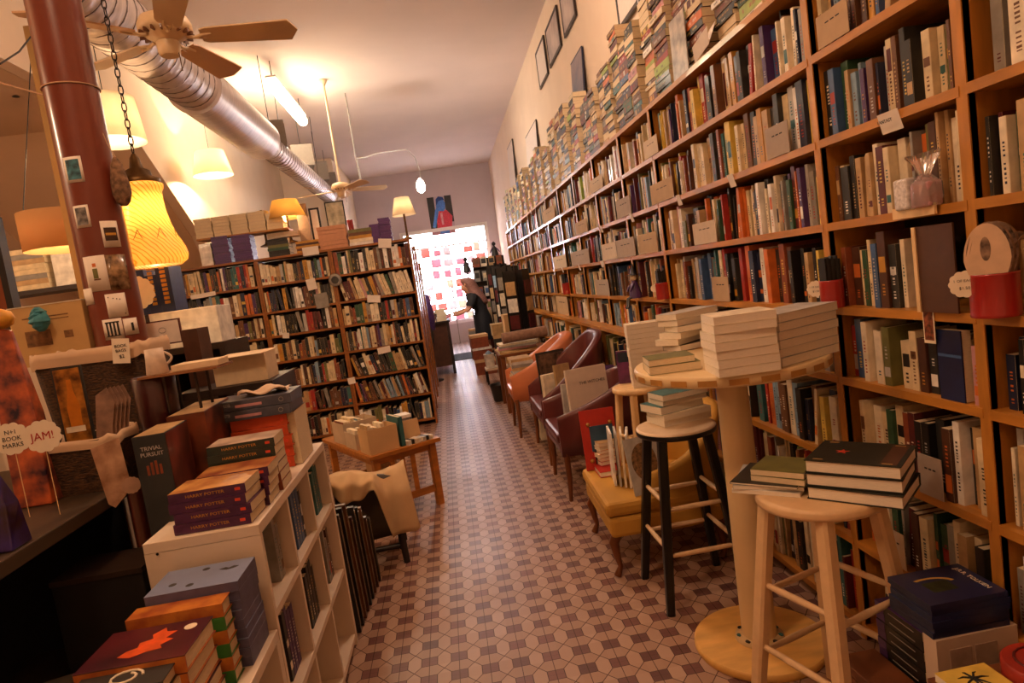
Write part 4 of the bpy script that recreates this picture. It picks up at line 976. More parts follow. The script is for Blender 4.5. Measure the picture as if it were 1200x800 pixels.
# baskets
WIC = mat('dark_wicker', '#2a1a10', rough=.6, var=.6, scale=70, stretch=(1, 1, 3), bump=.5, col2='#5a3a1c'); CLOTH = mat('natural_cloth', '#c8a888', rough=.9, var=.05, scale=10)
def rrect(w, d, r, n=6):
    pts = []
    for (cx, cy, a0) in ((w/2-r, d/2-r, 0), (-w/2+r, d/2-r, PI/2), (-w/2+r, -d/2+r, PI), (w/2-r, -d/2+r, 1.5*PI)):
        for k in range(n+1): a = a0+PI/2*k/n; pts.append((cx+r*math.cos(a), cy+r*math.sin(a)))
    return pts
def basket(label, x, y, z, w, d, h, rz):
    t = thing('wicker_basket', label, 'basket', (x, y, z), rz, 'cloth-lined baskets on the left table')
    rows = 14; b = MB(); vs = []; P0 = rrect(w, d, .05)
    n = len(P0)
    for i in range(rows+1):
        f = i/rows; s_ = .86+.14*f
        for k, (px, py) in enumerate(P0):
            wob = 1+.012*math.sin(k*PI+i*PI)
            vs.append((px*s_*wob, py*s_*wob, h*f))
    b.add(vs, [(i*n+k, i*n+(k+1) % n, (i+1)*n+(k+1) % n, (i+1)*n+k) for i in range(rows) for k in range(n)]+[tuple(range(n))[::-1]], WIC)
    b.build('body', t, solid=.006)
    b = MB(); vs = []
    prof = [(1.045, h*.86), (1.05, h*.95), (1.03, h+.008), (.985, h+.006), (.95, h-.03), (.90, h*.45), (.86, .012)]
    for (s_, z_) in prof:
        for k, (px, py) in enumerate(P0): q = 1+.006*math.sin(k*2.3)+.004*math.sin(k*5); vs.append((px*s_*q, py*s_*q, z_+.006*math.sin(k*1.7)))
    m_ = len(prof)
    b.add(vs, [(i*n+k, i*n+(k+1) % n, (i+1)*n+(k+1) % n, (i+1)*n+k) for i in range(m_-1) for k in range(n)]+[tuple(range((m_-1)*n, m_*n))], CLOTH, smooth=True); b.build('liner', t)
    return t
basket('nearer black wicker basket with white cloth liner on the left table', -1.20, 2.20, 1.006, .235, .20, .165, .06)
basket('taller dark wicker basket with cloth rim behind the cartoon magazine', -1.32, 2.62, 1.1245, .40, .26, .315, .05)
MAGP = mat('warm_print', '#7a4418', rough=.35, var=.7, scale=22, col2='#d08a34', coat=.3)
a_, c_ = at(76, 505, y=2.25), at(110, 500, y=2.25)
t = thing('wrapped_magazine', 'wrapped magazine with orange figure picture standing in the nearer basket', 'magazine', (a_.x, 2.24, 1.03), .03)
W_ = c_.x-a_.x; H_ = at(90, 428, y=2.25).z-1.03
b = MB(); b.box(0, W_, 0, .010, 0, H_, BM['charcoal']); b.build('sleeve', t)
b = MB(); b.box(.006, W_-.006, -.001, 0, .02, H_-.006, MAGP); b.build('cover_picture', t)
b = MB(); b.prism([(W_*.32, .16), (W_*.30, .24), (W_*.42, .29), (W_*.45, .33), (W_*.60, .33), (W_*.62, .29), (W_*.74, .24), (W_*.70, .16)], .001, .0016, mat('orange_vest', '#c87820', rough=.4), RX(PI/2)); b.build('figure_picture', t)
b = MB(); b.box(.012, W_-.02, -.002, -.001, H_*.42, H_*.47, BM['ivory']); b.build('caption_strip', t)
for k in range(5):
    pts = [(0, 0), (.04, 0), (.055, .14), (.075, .22), (.06, .27), (.025, .25), (.005, .12)]
    a_ = at(110+5*k, 505-1*k, y=2.17+.012*k)
    b = MB(); b.prism(pts, 0, .0015, mat('grey_fan', '#8a6a58', rough=.3, var=.35, scale=25, coat=.4)); o = b.build('bookmark_sleeve'); o.matrix_world = T(a_.x, a_.y, 1.05) @ RZ(.15) @ RX(PI/2)
    tag(o, 'curved clear sleeve, %s from left, in the fan right of the magazine' % ORD[k], 'sleeve', 'clear sleeves fanned in the basket')
DR = mat('dark_red_lacquer', '#3a0e0c', rough=.35, var=.15, coat=.3)
t = thing('round_container', 'dark red round container between the baskets and the quiz box', 'container', (-1.045, 2.36, 1.0905))
b = MB(); b.lathe([(.060, 0), (.066, .10), (.069, .23), (.064, .235), (.060, .21)], DR, seg=32); b.build('body', t)
t = thing('wooden_block', 'dark block carrying the round container behind the quiz box', 'block', (-1.095, 2.30, 1.006))
b = MB(); b.box(.0, .115, 0, .12, 0, .084, DKW); b.build('body', t, bevel=.003)
p = at(126, 597, x=-1.085); 
t = thing('printed_sleeve', 'tall orange printed sleeve with round tag hanging from the table edge', 'sleeve', (-1.088, p.y, p.z), .45)
S_ = (at(118, 515, x=-1.085).z-p.z)/.26
b = MB(); b.prism([(-.01*S_, .24*S_), (.085*S_, .26*S_), (.095*S_, .06*S_), (.03*S_, 0), (.01*S_, .02*S_)], 0, .004, mat('pale_orange_print', '#a8683c', rough=.35, var=.5, scale=18, col2='#c8a080', coat=.2), RX(PI/2)); b.build('sleeve', t)
b = MB(); b.prism(scallop(.030*S_, 14), 0, .002, mat('tan_tag', '#b08a70', rough=.7), T(.095*S_, -.006, .07*S_) @ RX(PI/2)); b.build('scalloped_tag', t)
for k, (pa, pb, pt, y_, c1, c2, lab) in enumerate((((-18, 650), (26, 632), (20, 540), 1.62, '#5a1030', '#3a2a80', 'red and purple floral gift bag at the left edge, nearest'), ((2, 520), (44, 512), (25, 378), 2.05, '#44185c', '#d86a38', 'purple patterned bag with golden top at the left edge'))):
    a_, c_, d_ = at(*pa, y=y_), at(*pb, y=y_), at(*pt, y=y_)
    w_ = c_.x-a_.x; h_ = d_.z-1.006
    t = thing('gift_bag', lab, 'bag', (min(a_.x, -1.11-w_), y_, 1.006), .0, 'gift bags at the left edge')
    M_ = mat('bag_print_%d' % k, c1, rough=.3, var=.8, scale=16, col2=c2, coat=.4)
    b = MB(); vs = [(0, 0, 0), (w_, 0, 0), (w_, .08, 0), (0, .08, 0), (.0, .01, h_*.5), (w_, .012, h_*.5), (w_-.01, .075, h_*.5), (.01, .07, h_*.5), (.02, .03, h_), (w_-.03, .028, h_*.97), (w_-.03, .045, h_*.97), (.02, .045, h_)]
    b.add(vs, [(0,3,2,1), (0,1,5,4), (1,2,6,5), (2,3,7,6), (3,0,4,7), (4,5,9,8), (5,6,10,9), (6,7,11,10), (7,4,8,11), (8,9,10,11)], M_); b.build('bag', t, bevel=.004)
    if k: b = MB(); b.lathe([(.004, -.03), (.026, -.02), (.034, 0), (.026, .02), (.004, .03)], mat('golden_hair', '#d89a30', rough=.5, var=.25, scale=30), T(w_*.55, .03, h_+.02), seg=14); b.build('golden_ornament', t)
for k, (px, py, r_, s1, s2, s3, col, lab) in enumerate(((14, 514, .042, 'N+1', 'BOOK', 'MARKS', INK, 'scalloped cream sign with black handwriting at the left edge'), (50, 511, .042, '', 'JAM!', '', REDINK, 'scalloped cream sign with red lettering beside the nearer basket'))):
    p = at(px, py, y=1.93-.03*k)
    t = thing('scalloped_sign', lab, 'sign', (p.x, p.y, p.z), .25, 'scalloped signs by the baskets')
    b = MB(); b.prism(scallop(r_, 12), 0, .002, SCAL, RX(PI/2)); b.build('card', t)
    b = MB(); b.tube([(0, .003, -r_*.8), (0, .003, .0-(p.z-1.006))], .0012, BLOND, seg=6); b.build('stick', t)
    for q, s_ in enumerate((s1, s2, s3)):
        if s_: text(s_, r_*.42 if s1 else r_*.75, col, t, T(0, -.0024, r_*(.45-.45*q) if s1 else 0) @ RX(PI/2), sx=.9)
# white price card on the tall basket
p = at(142, 411, y=2.47)
t = thing('price_card', 'white handwritten price card pinned on the tall basket rim', 'card', (p.x, 2.468, p.z), .0)
b = MB(); b.box(-.03, .03, 0, .0012, -.045, .045, SCAL, RY(.12)); b.build('card', t)
text('BOOK', .015, INK, t, T(.002, -.0012, .018) @ RX(PI/2)); text('BAGS', .015, INK, t, T(0, -.0012, .001) @ RX(PI/2)); text('$2', .018, INK, t, T(0, -.0012, -.02) @ RX(PI/2))
# ------------------------------------------------------------------ column and what hangs on it
COLM = mat('oxblood_paint', '#70301f', rough=.28, var=.12, scale=4, coat=.3)
CX, CY = -1.385, 2.92; CR_ = .100
t = thing('column', 'dark red painted iron column with cards taped to it', 'column', (CX, CY, 0))
b = MB(); b.lathe([(CR_*1.3, 0), (CR_*1.3, .12), (CR_*1.05, .16), (CR_, .2), (CR_, 2.0), (CR_, 4.2), (CR_*1.2, 4.25), (CR_*1.3, 4.49)], COLM, seg=48); b.build('shaft', t)
b = MB(); b.tube([((CR_+.004)*math.cos(a)*1.0+CX-CX, (CR_+.004)*math.sin(a), 2.50+.0*a) for a in [2*PI*k/24 for k in range(25)]], .003, mat('cord', '#b89070', rough=.7), seg=6); b.build('cord', t)
cardp = [((74, 183, 97, 214), 'white-bordered card with dark blue picture, topmost on column', '#1c2c34', '#4a8a9a', 'picture'),
         ((86, 240, 105, 267), 'small black and white portrait card on the column', '#3a3634', '#9a9490', 'portrait'),
         ((119, 258, 141, 290), 'white card with dark picture and yellow bar on the column', '#3a2418', '#c09a30', 'bar'),
         ((98, 299, 126, 342), 'large white card with a small painted figure on the column', '#e4d4b8', '#8a8a60', 'figure'),
         ((124, 343, 150, 372), 'white playing card with small marks on the column', '#eee0cc', '#eee0cc', 'pips'),
         ((120, 373, 145, 398), 'white card with black barred window drawing on the column', '#eee0cc', '#2a2624', 'bars'),
         ((145, 372, 163, 392), 'white card with black figure, lowest right on column', '#d8c4a8', '#1a1614', 'leg'),
         ((126, 297, 152, 340), 'brown glossy picture of seated figure wrapped round column', '#5a3a24', '#a8845c', 'photo'),
         ((96, 338, 108, 358), 'torn white paper scrap at left of column', '#e0d0b8', '#e0d0b8', 'blank')]
for k, ((x0, y0, x1, y1), lab, c1, c2, kind) in enumerate(cardp):
    # find the spot on the shaft
    px, py = (x0+x1)/2, (y0+y1)/2
    d = (px-600)/F*_r - (py-400)/F*_u + _f
    ox, oy = CAM.x-CX, CAM.y-CY; A_ = d.x**2+d.y**2; B_ = 2*(ox*d.x+oy*d.y); C_ = ox*ox+oy*oy-(CR_+.0015)**2
    q = B_*B_-4*A_*C_
    tt = (-B_-math.sqrt(max(0, q)))/(2*A_); P = CAM+tt*d
    ang = math.atan2(P.y-CY, P.x-CX); dist = tt*d.dot(_f)/_f.length
    hz = (y1-y0)*.96*tt*d.dot(_f)/F; wz = (x1-x0)*.80*tt*d.dot(_f)/F/max(.45, abs(math.cos(ang-math.atan2(-CY, -CX))))
    t = thing('pinned_card', lab, 'card', (CX, CY, P.z), ang, 'cards on the column')
    R2 = CR_+.0015
    def curved(w, h, off, m, z0=0, a0=0, n=6):
        b = MB(); b.grid(lambda i, j: ((R2+off)*math.cos(a0+(i-.5)*w/R2), (R2+off)*math.sin(a0+(i-.5)*w/R2), z0+(j-.5)*h), n, 1, m); return b
    curved(wz, hz, 0, WHITEP if kind not in ('photo',) else mat('photo_gloss', c1, rough=.2, var=.6, scale=30, col2=c2, coat=.6)).build('card', t, solid=.0008)
    if kind in ('picture', 'portrait'): curved(wz*.72, hz*.78, .0012, mat('card_pic_%d' % k, c1, rough=.4, var=.5, scale=40, col2=c2)).build('picture', t)
    if kind == 'bar':
        curved(wz*.72, hz*.5, .0012, mat('card_pic_%d' % k, c1, rough=.4)).build('picture', t); curved(wz*.6, hz*.09, .0016, BM['amber']).build('bar_print', t)
    if kind == 'figure':
        curved(wz*.22, hz*.28, .0012, BM['olive'], -.005*0).build('figure_print', t); curved(wz*.16, hz*.10, .0012, BM['orange'], hz*.24).build('head_print', t); curved(wz*.30, hz*.04, .0012, BM['brown'], -hz*.17, .03).build('shoe_print', t)
    if kind == 'pips':
        for q_, (u_, v_) in enumerate(((-.35, .36), (-.12, .30), (.05, .27), (.2, .24), (.35, -.38))): curved(wz*.05, hz*.05, .0012, INK, v_*hz, u_*wz/R2, 1).build('mark', t)
    if kind == 'bars':
        for q_ in range(4): curved(wz*.10, hz*.62, .0012, INK, 0, (-.27+.18*q_)*wz/R2, 1).build('bar_print', t)
        curved(wz*.72, hz*.07, .0012, INK, hz*.33).build('rail_print', t); curved(wz*.72, hz*.05, .0012, INK, -hz*.33).build('rail_print', t)
    if kind == 'leg': curved(wz*.18, hz*.5, .0012, INK, -.002, .05, 1).build('figure_print', t)
t = thing('straw_bundle', 'grey crocheted bundle hanging on the right side of the column', 'ornament', (CX+CR_+.03, CY-.03, at(126, 215, y=2.9).z))
b = MB(); b.lathe([(.006, .10), (.022, .07), (.034, .0), (.036, -.05), (.026, -.085), (.012, -.10)], mat('grey_crochet', '#7a5c44', rough=.9, var=.5, scale=50, bump=.6), seg=16); b.build('bundle', t)
b = MB(); b.tube([(0, 0, .10), (-.02, 0, .16), (-.028, 0, .2)], .002, mat('cord', ''), seg=5); b.build('string', t)
# tan post behind the column
POST = mat('tan_post', '#a8844c', rough=.6, var=.12, scale=5, stretch=(3, 3, .5))
b = MB(); b.box(-.022, .022, -.022, .022, 0, 3.06, POST); o = b.build('wooden_post', loc=(-1.84, 3.6, 0)); tag(o, 'slender tan wooden post standing behind the dark red column', 'post')
# wires from the post
for k, (p0, p1, lab) in enumerate((((0, 75), (40, 38), 'dark cable running from the left edge to the post top'), ((0, 97), (110, 118), 'pale string tied across the column'))):
    a, c = at(*p0, y=3.1), at(*p1, y=3.55 if k == 0 else 3.1); b = MB(); b.tube([a, (a+c)/2-V(0, 0, .02), c], .004, BM['charcoal'] if k == 0 else mat('cord', ''), seg=6); o = b.build('cable'); tag(o, lab, 'cable')
# ------------------------------------------------------------------ lamps
def glow(name, col, es, **k): return mat(name, col, rough=.6, var=.02, emit=col, es=es, **k)
SHADE = bpy.data.materials.new('lamp_shade_cloth'); SHADE.use_nodes = True; nt = SHADE.node_tree; nt.nodes.remove(nt.nodes['Principled BSDF'])
df = nt.nodes.new('ShaderNodeBsdfDiffuse'); tl = nt.nodes.new('ShaderNodeBsdfTranslucent'); mx = nt.nodes.new('ShaderNodeMixShader'); mx.inputs[0].default_value = .5
df.inputs[0].default_value = (*srgb('#e8c898'), 1); tl.inputs[0].default_value = (*srgb('#f0c890'), 1)
nt.links.new(df.outputs[0], mx.inputs[1]); nt.links.new(tl.outputs[0], mx.inputs[2]); nt.links.new(mx.outputs[0], nt.nodes['Material Output'].inputs[0])
def mkshade(name, c, f): 
    M = SHADE.copy(); M.name = name
    for n in M.node_tree.nodes:
        if n.type in ('BSDF_DIFFUSE', 'BSDF_TRANSLUCENT'): n.inputs[0].default_value = (*srgb(c), 1)
        if n.type == 'MIX_SHADER': n.inputs[0].default_value = f
    return M
SH_Y = mkshade('yellow_shade', '#f4d890', .55); SH_T = mkshade('tan_shade', '#c89c6c', .25); SH_W = mkshade('white_shade', '#fbf2e2', .68)
BULB = glow('lit_bulb', '#ffdca8', 18)
LIGHTS = []
def shade_lamp(name, label, x, y, z0, z1, r0, r1, m, power, col='#ffcf98', wires=None, seg=36, cat='lamp', group=None, base=None, tilt=None):
    t = thing(name, label, cat, (x, y, 0), 0, group)
    zc_ = (z0+z1)/2
    b = MB(); b.lathe([(r0, z0), (r1, z1)], m, seg=seg, caps=False); o = b.build('lamp_shade', t, solid=.002)
    b = MB(); b.lathe([(.004, zc_+.05), (.014, zc_+.035), (.028, zc_), (.02, zc_-.03), (.004, zc_-.04)], BULB, seg=14); b.build('bulb', t)
    b = MB(); b.tube([(0, 0, zc_+.05), (0, 0, z1+.02 if wires else zc_+.09)], .012, BRASS, seg=8); b.build('socket', t)
    if wires:
        for w in wires: b = MB(); b.tube([(r1*.95*w[3], 0, z1), (w[0]-x, w[1]-y, w[2])] if w[3] else [(0, 0, z1), (w[0]-x, w[1]-y, w[2])], .003, BM['charcoal'], seg=5); b.build('wire', t)
    if base:
        b = MB(); b.tube([(0, 0, base), (0, 0, zc_-.03)], .012, BRASS, seg=8); b.lathe([(.07, base), (.07, base+.01), (.02, base+.03), (.015, base+.05)], BRASS, seg=20); b.build('base', t)
        b = MB(); 
    LIGHTS.append((V(x, y, zc_-.07), power, col, .02))
    return t
# hanging drum shade, far left
a = at(60, 298, y=3.8); hk = at(47, 193, y=4.6)
shade_lamp('hanging_lamp', 'tan drum lamp shade hanging by wires at the far left', -2.02, 3.85, 1.985, 2.19, .195, .195, SH_T, 9, wires=[(-2.3, 4.6, 3.64, -1), (-2.3, 4.6, 3.64, 1)])
b = MB(); b.lathe([(.03, 0), (.02, .008)], BLACKW, seg=12); o = b.build('ceiling_hook', loc=(-3.4, 6.2, 3.641)); tag(o, 'small dark hook in the low side ceiling', 'hook')
# white drum behind the column
shade_lamp('hanging_lamp', 'white glowing drum shade hanging right of the column', -1.95, 4.5, 2.70, 2.98, .20, .17, SH_W, 30, wires=[(-1.95, 4.5, 4.5, 0)])
# wall lamp with white shade
shade_lamp('hanging_lamp', 'bright white tapered shade hanging by the left wall', -2.62, 8.60, 3.27, 3.57, .235, .17, SH_W, 120, wires=[(-2.62, 8.60, 4.5, 0)])
# yellow shade on the bookcase top: three behind each other
shade_lamp('table_lamp', 'wide yellow lamp shade on books atop the middle bookcase', -1.56, 7.36, 2.47, 2.66, .20, .13, SH_Y, 24, base=2.20)
shade_lamp('table_lamp', 'smaller yellow lamp shade left of the wide one', -1.83, 7.40, 2.43, 2.58, .10, .07, SH_Y, 12, base=2.20)
shade_lamp('table_lamp', 'cream tapered lamp shade at the right end of the bookcases', -.31, 7.38, 2.335, 2.53, .13, .08, SH_W, 7, base=2.066)
# bell lamp on chain
BX, BYY = at(172, 260, y=3.22).x, 3.22
zt = at(172, 215, y=BYY).z; zb_ = at(178, 312, y=BYY).z; H = zt-zb_
t = thing('hanging_lamp', 'amber glass bell lamp hanging on a chain beside the column', 'lamp', (BX, BYY, 0))
AMB = bpy.data.materials.new('amber_crackle_glass'); AMB.use_nodes = True; nt = AMB.node_tree; nt.nodes.remove(nt.nodes['Principled BSDF'])
tl = nt.nodes.new('ShaderNodeBsdfTranslucent'); gl = nt.nodes.new('ShaderNodeBsdfGlossy'); df = nt.nodes.new('ShaderNodeBsdfDiffuse'); m1 = nt.nodes.new('ShaderNodeMixShader'); m2 = nt.nodes.new('ShaderNodeMixShader')
tcx = nt.nodes.new('ShaderNodeTexCoord'); wv = nt.nodes.new('ShaderNodeTexWave'); wv.inputs['Scale'].default_value = 22; wv.inputs['Distortion'].default_value = 3; wv.bands_direction = 'DIAGONAL'; wv.inputs['Detail'].default_value = 1; cr = nt.nodes.new('ShaderNodeValToRGB')
nt.links.new(tcx.outputs['Object'], wv.inputs['Vector']); nt.links.new(wv.outputs['Fac'], cr.inputs[0])
cr.color_ramp.elements[0].color = (*srgb('#e0a850'), 1); cr.color_ramp.elements[1].color = (*srgb('#ffe8b0'), 1); cr.color_ramp.elements[0].position = .02; cr.color_ramp.elements[1].position = .25
nt.links.new(cr.outputs[0], tl.inputs[0]); nt.links.new(cr.outputs[0], df.inputs[0]); gl.inputs['Roughness'].default_value = .25; m1.inputs[0].default_value = .25; m2.inputs[0].default_value = .06
nt.links.new(tl.outputs[0], m1.inputs[1]); nt.links.new(df.outputs[0], m1.inputs[2]); nt.links.new(m1.outputs[0], m2.inputs[1]); nt.links.new(gl.outputs[0], m2.inputs[2]); nt.links.new(m2.outputs[0], nt.nodes['Material Output'].inputs[0])
kk = H/.38
b = MB(); prof = [(.085, H), (.100, H*.985), (.098, H*.94), (.088, H*.90), (.086, H*.8), (.090, H*.65), (.103, H*.48), (.125, H*.33), (.146, H*.2), (.152, H*.12), (.145, H*.05), (.118, 0)]
prof = [(r*kk*.98, z+zb_) for r, z in prof]
b.lathe(prof, AMB, seg=48, caps=False); b.build('lamp_shade', t, solid=.003)
b = MB(); b.lathe([(.09*kk, zt+.001), (.092*kk, zt+.02), (.06*kk, zt+.035), (.055*kk, zt+.06), (.028*kk, zt+.075), (.02*kk, zt+.12), (.008, zt+.14)], BRASS, seg=28); b.build('cap', t)
b = MB(); b.lathe([(.004, zt-.05), (.03, zt-.09), (.036, zt-.12), (.03, zt-.15), (.004, zt-.165)], glow('hot_bulb', '#ffe0a0', 60), seg=16); b.build('bulb', t)
b = MB(); b.tube([(0, 0, zt), (0, 0, zt-.05)], .015, BRASS, seg=8); b.build('socket', t)
LIGHTS.append((V(BX, BYY, zt-.185), 5, '#ffc890', .015))
z = zt+.14; k = 0; lk = MB()
CH = mat('dark_chain', '#2a2018', rough=.4, metal=.6)
b = MB()
while z < 4.48:
    pts = []
    for q in range(11):
        a = 2*PI*q/10; u, v = .010*math.cos(a), .024*math.sin(a); pts.append((u, 0, z+.022+v) if k % 2 else (0, u, z+.022+v))
    b.tube(pts, .003, CH, seg=5, caps=False); z += .038; k += 1
o = b.build('chain', t); o['kind'] = 'stuff'
# scroll-work wires on the glass
b = MB()
for q in range(8):
    a0 = 2*PI*q/8
    pts = []
    for s_ in range(9):
        f = s_/8; zz = zb_+H*(.42-.2*math.sin(f*PI)); rr = (.125-.1*0)*kk*(.93+.15*math.sin(f*PI)); pts.append((rr*math.cos(a0+f*PI/4), rr*math.sin(a0+f*PI/4), zz))
    b.tube(pts, .0016, BRASS, seg=4)
b.build('scrollwork', t)['kind'] = 'stuff'
# tube light near the ceiling
a, c = at(318, 98, z=4.2), at(355, 142, z=4.2)
t = thing('tube_light', 'long glowing tube light hung below the ceiling above the duct', 'lamp', (a.x, a.y, 4.2))
b = MB(); b.tube([(0, 0, 0), (c.x-a.x, c.y-a.y, 0)], .07, glow('tube_glow', '#fff0c8', 16), seg=12); b.build('tube', t)
b = MB(); b.box(-.06, .06, 0, c.y-a.y, .075, .10, WTRIM); b.build('housing', t)
for y_ in (.1, c.y-a.y-.1): b = MB(); b.tube([(0, y_, .1), (0, y_, .3)], .006, BM['charcoal'], seg=5); b.build('wire', t)
LIGHTS.append((V((a.x+c.x)/2, (a.y+c.y)/2, 3.98), 70, '#ffe6cc', .25))
# bare bulb on a curved cable
t = thing('hanging_lamp', 'bare glowing bulb on a looping cable before the painting', 'lamp', (at(493, 218, y=10).x, 10, 0))
zb2 = at(493, 218, y=10).z
b = MB(); b.lathe([(.01, zb2+.12), (.05, zb2+.07), (.07, zb2), (.055, zb2-.07), (.01, zb2-.10)], glow('white_bulb', '#fff0e0', 10), seg=16); b.build('bulb', t)
pp = [at(*q, y=10)-V(t.location.x, 10, 0) for q in ((417, 186), (430, 184), (440, 180), (460, 177), (477, 175), (486, 184), (492, 200), (493, 208))]
b = MB(); b.tube(pp, .008, BM['silver'], seg=6); b.build('cable', t)
b = MB(); b.tube([pp[0], pp[0]+V(0, 0, 4.5-pp[0].z)], .012, BM['grey'], seg=6); b.tube([at(418, 186, y=10)-V(t.location.x, 10, 0), at(424, 218, y=10)-V(t.location.x, 10, 0)], .014, BM['grey'], seg=6); b.build('rod', t)
LIGHTS.append((V(t.location.x, 9.98, zb2-.2), 70, '#fff0e8', .08))
# ------------------------------------------------------------------ ceiling fans
FANM = mat('cream_fan_paint', '#d8bc94', rough=.45, var=.05); FANB = mat('tan_fan_blade', '#c09468', rough=.5, var=.08, scale=4); FANL = mat('pale_fan_blade', '#cbae88', rough=.5, var=.08, scale=4)
def fan(label, x, y, z, R0, a0, n=5, rod=True):
    t = thing('ceiling_fan', label, 'fan', (x, y, z), 0, 'ceiling fans')
    b = MB(); b.lathe([(.05, .12), (.11, .10), (.125, .07), (.125, .035), (.10, .02), (.06, -.005), (.05, -.01)], FANM, seg=36); b.build('motor_housing', t)
    b = MB()
    for k in range(18): a = 2*PI*k/18; b.box(.118-.02, .127, -.004, .004, .012, .03, BM['brown'], RZ(a)@T(0,0,.0))
    o = b.build('vent_slots', t); o['kind'] = 'stuff'
    b = MB(); b.lathe([(.052, -.011), (.055, -.03), (.050, -.07), (.042, -.078)], FANM, seg=28); b.build('switch_cup', t)
    for k in range(n):
        a = a0+2*PI*k/n
        b = MB(); pts = [(.16, -.045), (.19, -.058), (R0-.04, -.078), (R0, -.0), (R0-.04, .078), (.19, .058), (.16, .045)]
        b.prism(pts, -.004, .004, FANB if k % 2 else FANL, RZ(a) @ T(0, 0, .012) @ RX(-.24)); b.build('blade', t)
        b = MB(); b.tube([(.09, 0, .01), (.13, 0, .004), (.17, .018, .008), (.21, .02, .010)], [.010, .008, .007, .005], FANM, RZ(a), seg=6); b.tube([(.13, 0, .004), (.17, -.018, .008), (.21, -.02, .010)], [.008, .007, .005], FANM, RZ(a), seg=6); b.build('blade_arm', t)
    b = MB(); b.tube([(0, 0, .12), (0, 0, ZC-z)], .014, FANM, seg=10); b.lathe([(.02, ZC-z-.08), (.06, ZC-z-.01)], FANM, seg=20); b.build('down_rod', t)
    b = MB(); b.tube([(.045, -.01, -.05), (.05, -.015, -.10), (.05, -.015, -.16)], .0025, BRASS, seg=5); b.build('pull_chain', t)
fan('nearer cream ceiling fan with five blades beside the duct', -1.165, 3.50, 2.89, .63, .10)
p = at(400, 224, y=9.3); fan('farther ceiling fan seen edge on by the duct end', p.x, 9.3, p.z, .66, .35)
# ------------------------------------------------------------------ spiral duct
DUCT = mat('galvanised_duct', '#c4b8b4', rough=.42, metal=.35, var=.15, scale=6, stretch=(1, 6, 1))
t = thing('air_duct', 'large round spiral-seam metal duct along the left ceiling', 'duct', (0, 0, 0))
DX, DZ = -1.73, 3.36
def ductseg(y0, y1, r, nm, ribs=True):
    b = MB(); prof = []; y = y0; n = max(2, int((y1-y0)/.02))
    for i in range(n+1):
        yy = y0+(y1-y0)*i/n; ph = ((yy-y0)/.14) % 1
        prof.append((r+(.004 if ribs and ph < .12 else 0), yy))
    vs = []; seg = 40
    for (rr, yy) in prof:
        for k in range(seg):
            a = 2*PI*k/seg
            ph = ((yy-y0)/.14+k/seg) % 1; r2 = r+(.005 if ribs and ph < .13 else 0)
            vs.append((DX+r2*math.cos(a), yy, DZ+r2*math.sin(a)))
    m_ = len(prof)
    b.add(vs, [(i*seg+k, (i+1)*seg+k, (i+1)*seg+(k+1) % seg, i*seg+(k+1) % seg) for i in range(m_-1) for k in range(seg)]+[tuple(range(seg)), tuple(range((m_-1)*seg, m_*seg))[::-1]], DUCT, smooth=True)
    b.build(nm, t)
ductseg(1.2, 5.6, .19, 'duct_section'); ductseg(5.62, 7.5, .215, 'duct_section', False); ductseg(7.52, 11.8, .135, 'duct_section')
for (ya, yz, rr_) in ((1.2, 5.6, .192), (7.52, 11.8, .137)):
    b = MB(); n_ = int((yz-ya)/.12*20); b.tube([(DX+rr_*math.cos(2*PI*q/20), ya+(yz-ya)*q/n_, DZ+rr_*math.sin(2*PI*q/20)) for q in range(n_+1)], .0045, mat('duct_seam', '#6e6462', rough=.5, metal=.5), seg=4); b.build('spiral_seam', t)
b = MB(); b.lathe([(.222, -.02), (.222, .02)], DUCT, T(DX, 5.61, DZ) @ RX(PI/2), seg=40); b.build('joint_ring', t)
for y_ in (2.4, 5.6, 8.6, 11.0):
    b = MB(); b.tube([(DX, y_, DZ+.2), (DX+.02, y_, ZC)], .005, BM['charcoal'], seg=5); b.build('hanger', t)
GB = mat('grey_brown_box', '#75695c', rough=.6, var=.06)
for k, (px, py, y_) in enumerate(((318, 160, 8.2), (354, 184, 10.2), (373, 202, 11.9), (384, 213, 13.4))):
    p = at(px, py, y=y_); s_ = .155
    t = thing('speaker_box', 'square grey box hung above the duct, %s from the camera' % ORD[k], 'box', (p.x, p.y, p.z), .25, 'grey boxes hung above the duct')
    b = MB(); b.box(-s_, s_, -s_, s_, -s_, s_, GB); b.build('body', t, bevel=.006)
    b = MB(); b.box(s_, s_+.006, -s_*.75, s_*.75, -s_*.75, s_*.75, BM['brown']); b.build('front_grille', t)
    b = MB(); b.tube([(0, 0, s_), (0, 0, ZC-p.z)], .005, BM['charcoal'], seg=5); b.build('hanger', t)
# ------------------------------------------------------------------ painting on the back wall
pa, pb, pc, pd = [at(*q, y=YB-.03) for q in ((499, 233), (527, 229), (535, 273), (508, 277))]
w_, h_ = pb.x-pa.x, pa.z-pd.z
t = thing('painting', 'large portrait painting, blue-skinned figure in red jacket, back wall', 'painting', (pa.x+.02, YB-.03, pd.z+.02))
def poly2(pts, m, z, nm): b = MB(); b.prism([(x*w_, y*h_) for x, y in pts], z, z+.002, m, RX(PI/2)); b.build(nm, t)
b = MB(); b.box(0, w_, 0, .028, 0, h_, mat('canvas_mauve', '#b8a8b0', rough=.8)); b.build('canvas', t)
poly2([(0, .15), (.28, .15), (.28, 1), (0, 1)], BM['charcoal'], .001, 'dark_left'); poly2([(.72, .3), (1, .3), (1, 1), (.72, 1)], BM['charcoal'], .001, 'dark_right')
poly2([(.25, .1), (.85, .1), (.95, .45), (.75, .62), (.45, .62), (.3, .4)], mat('paint_crimson', '#c03848', rough=.7, var=.2), .004, 'jacket')
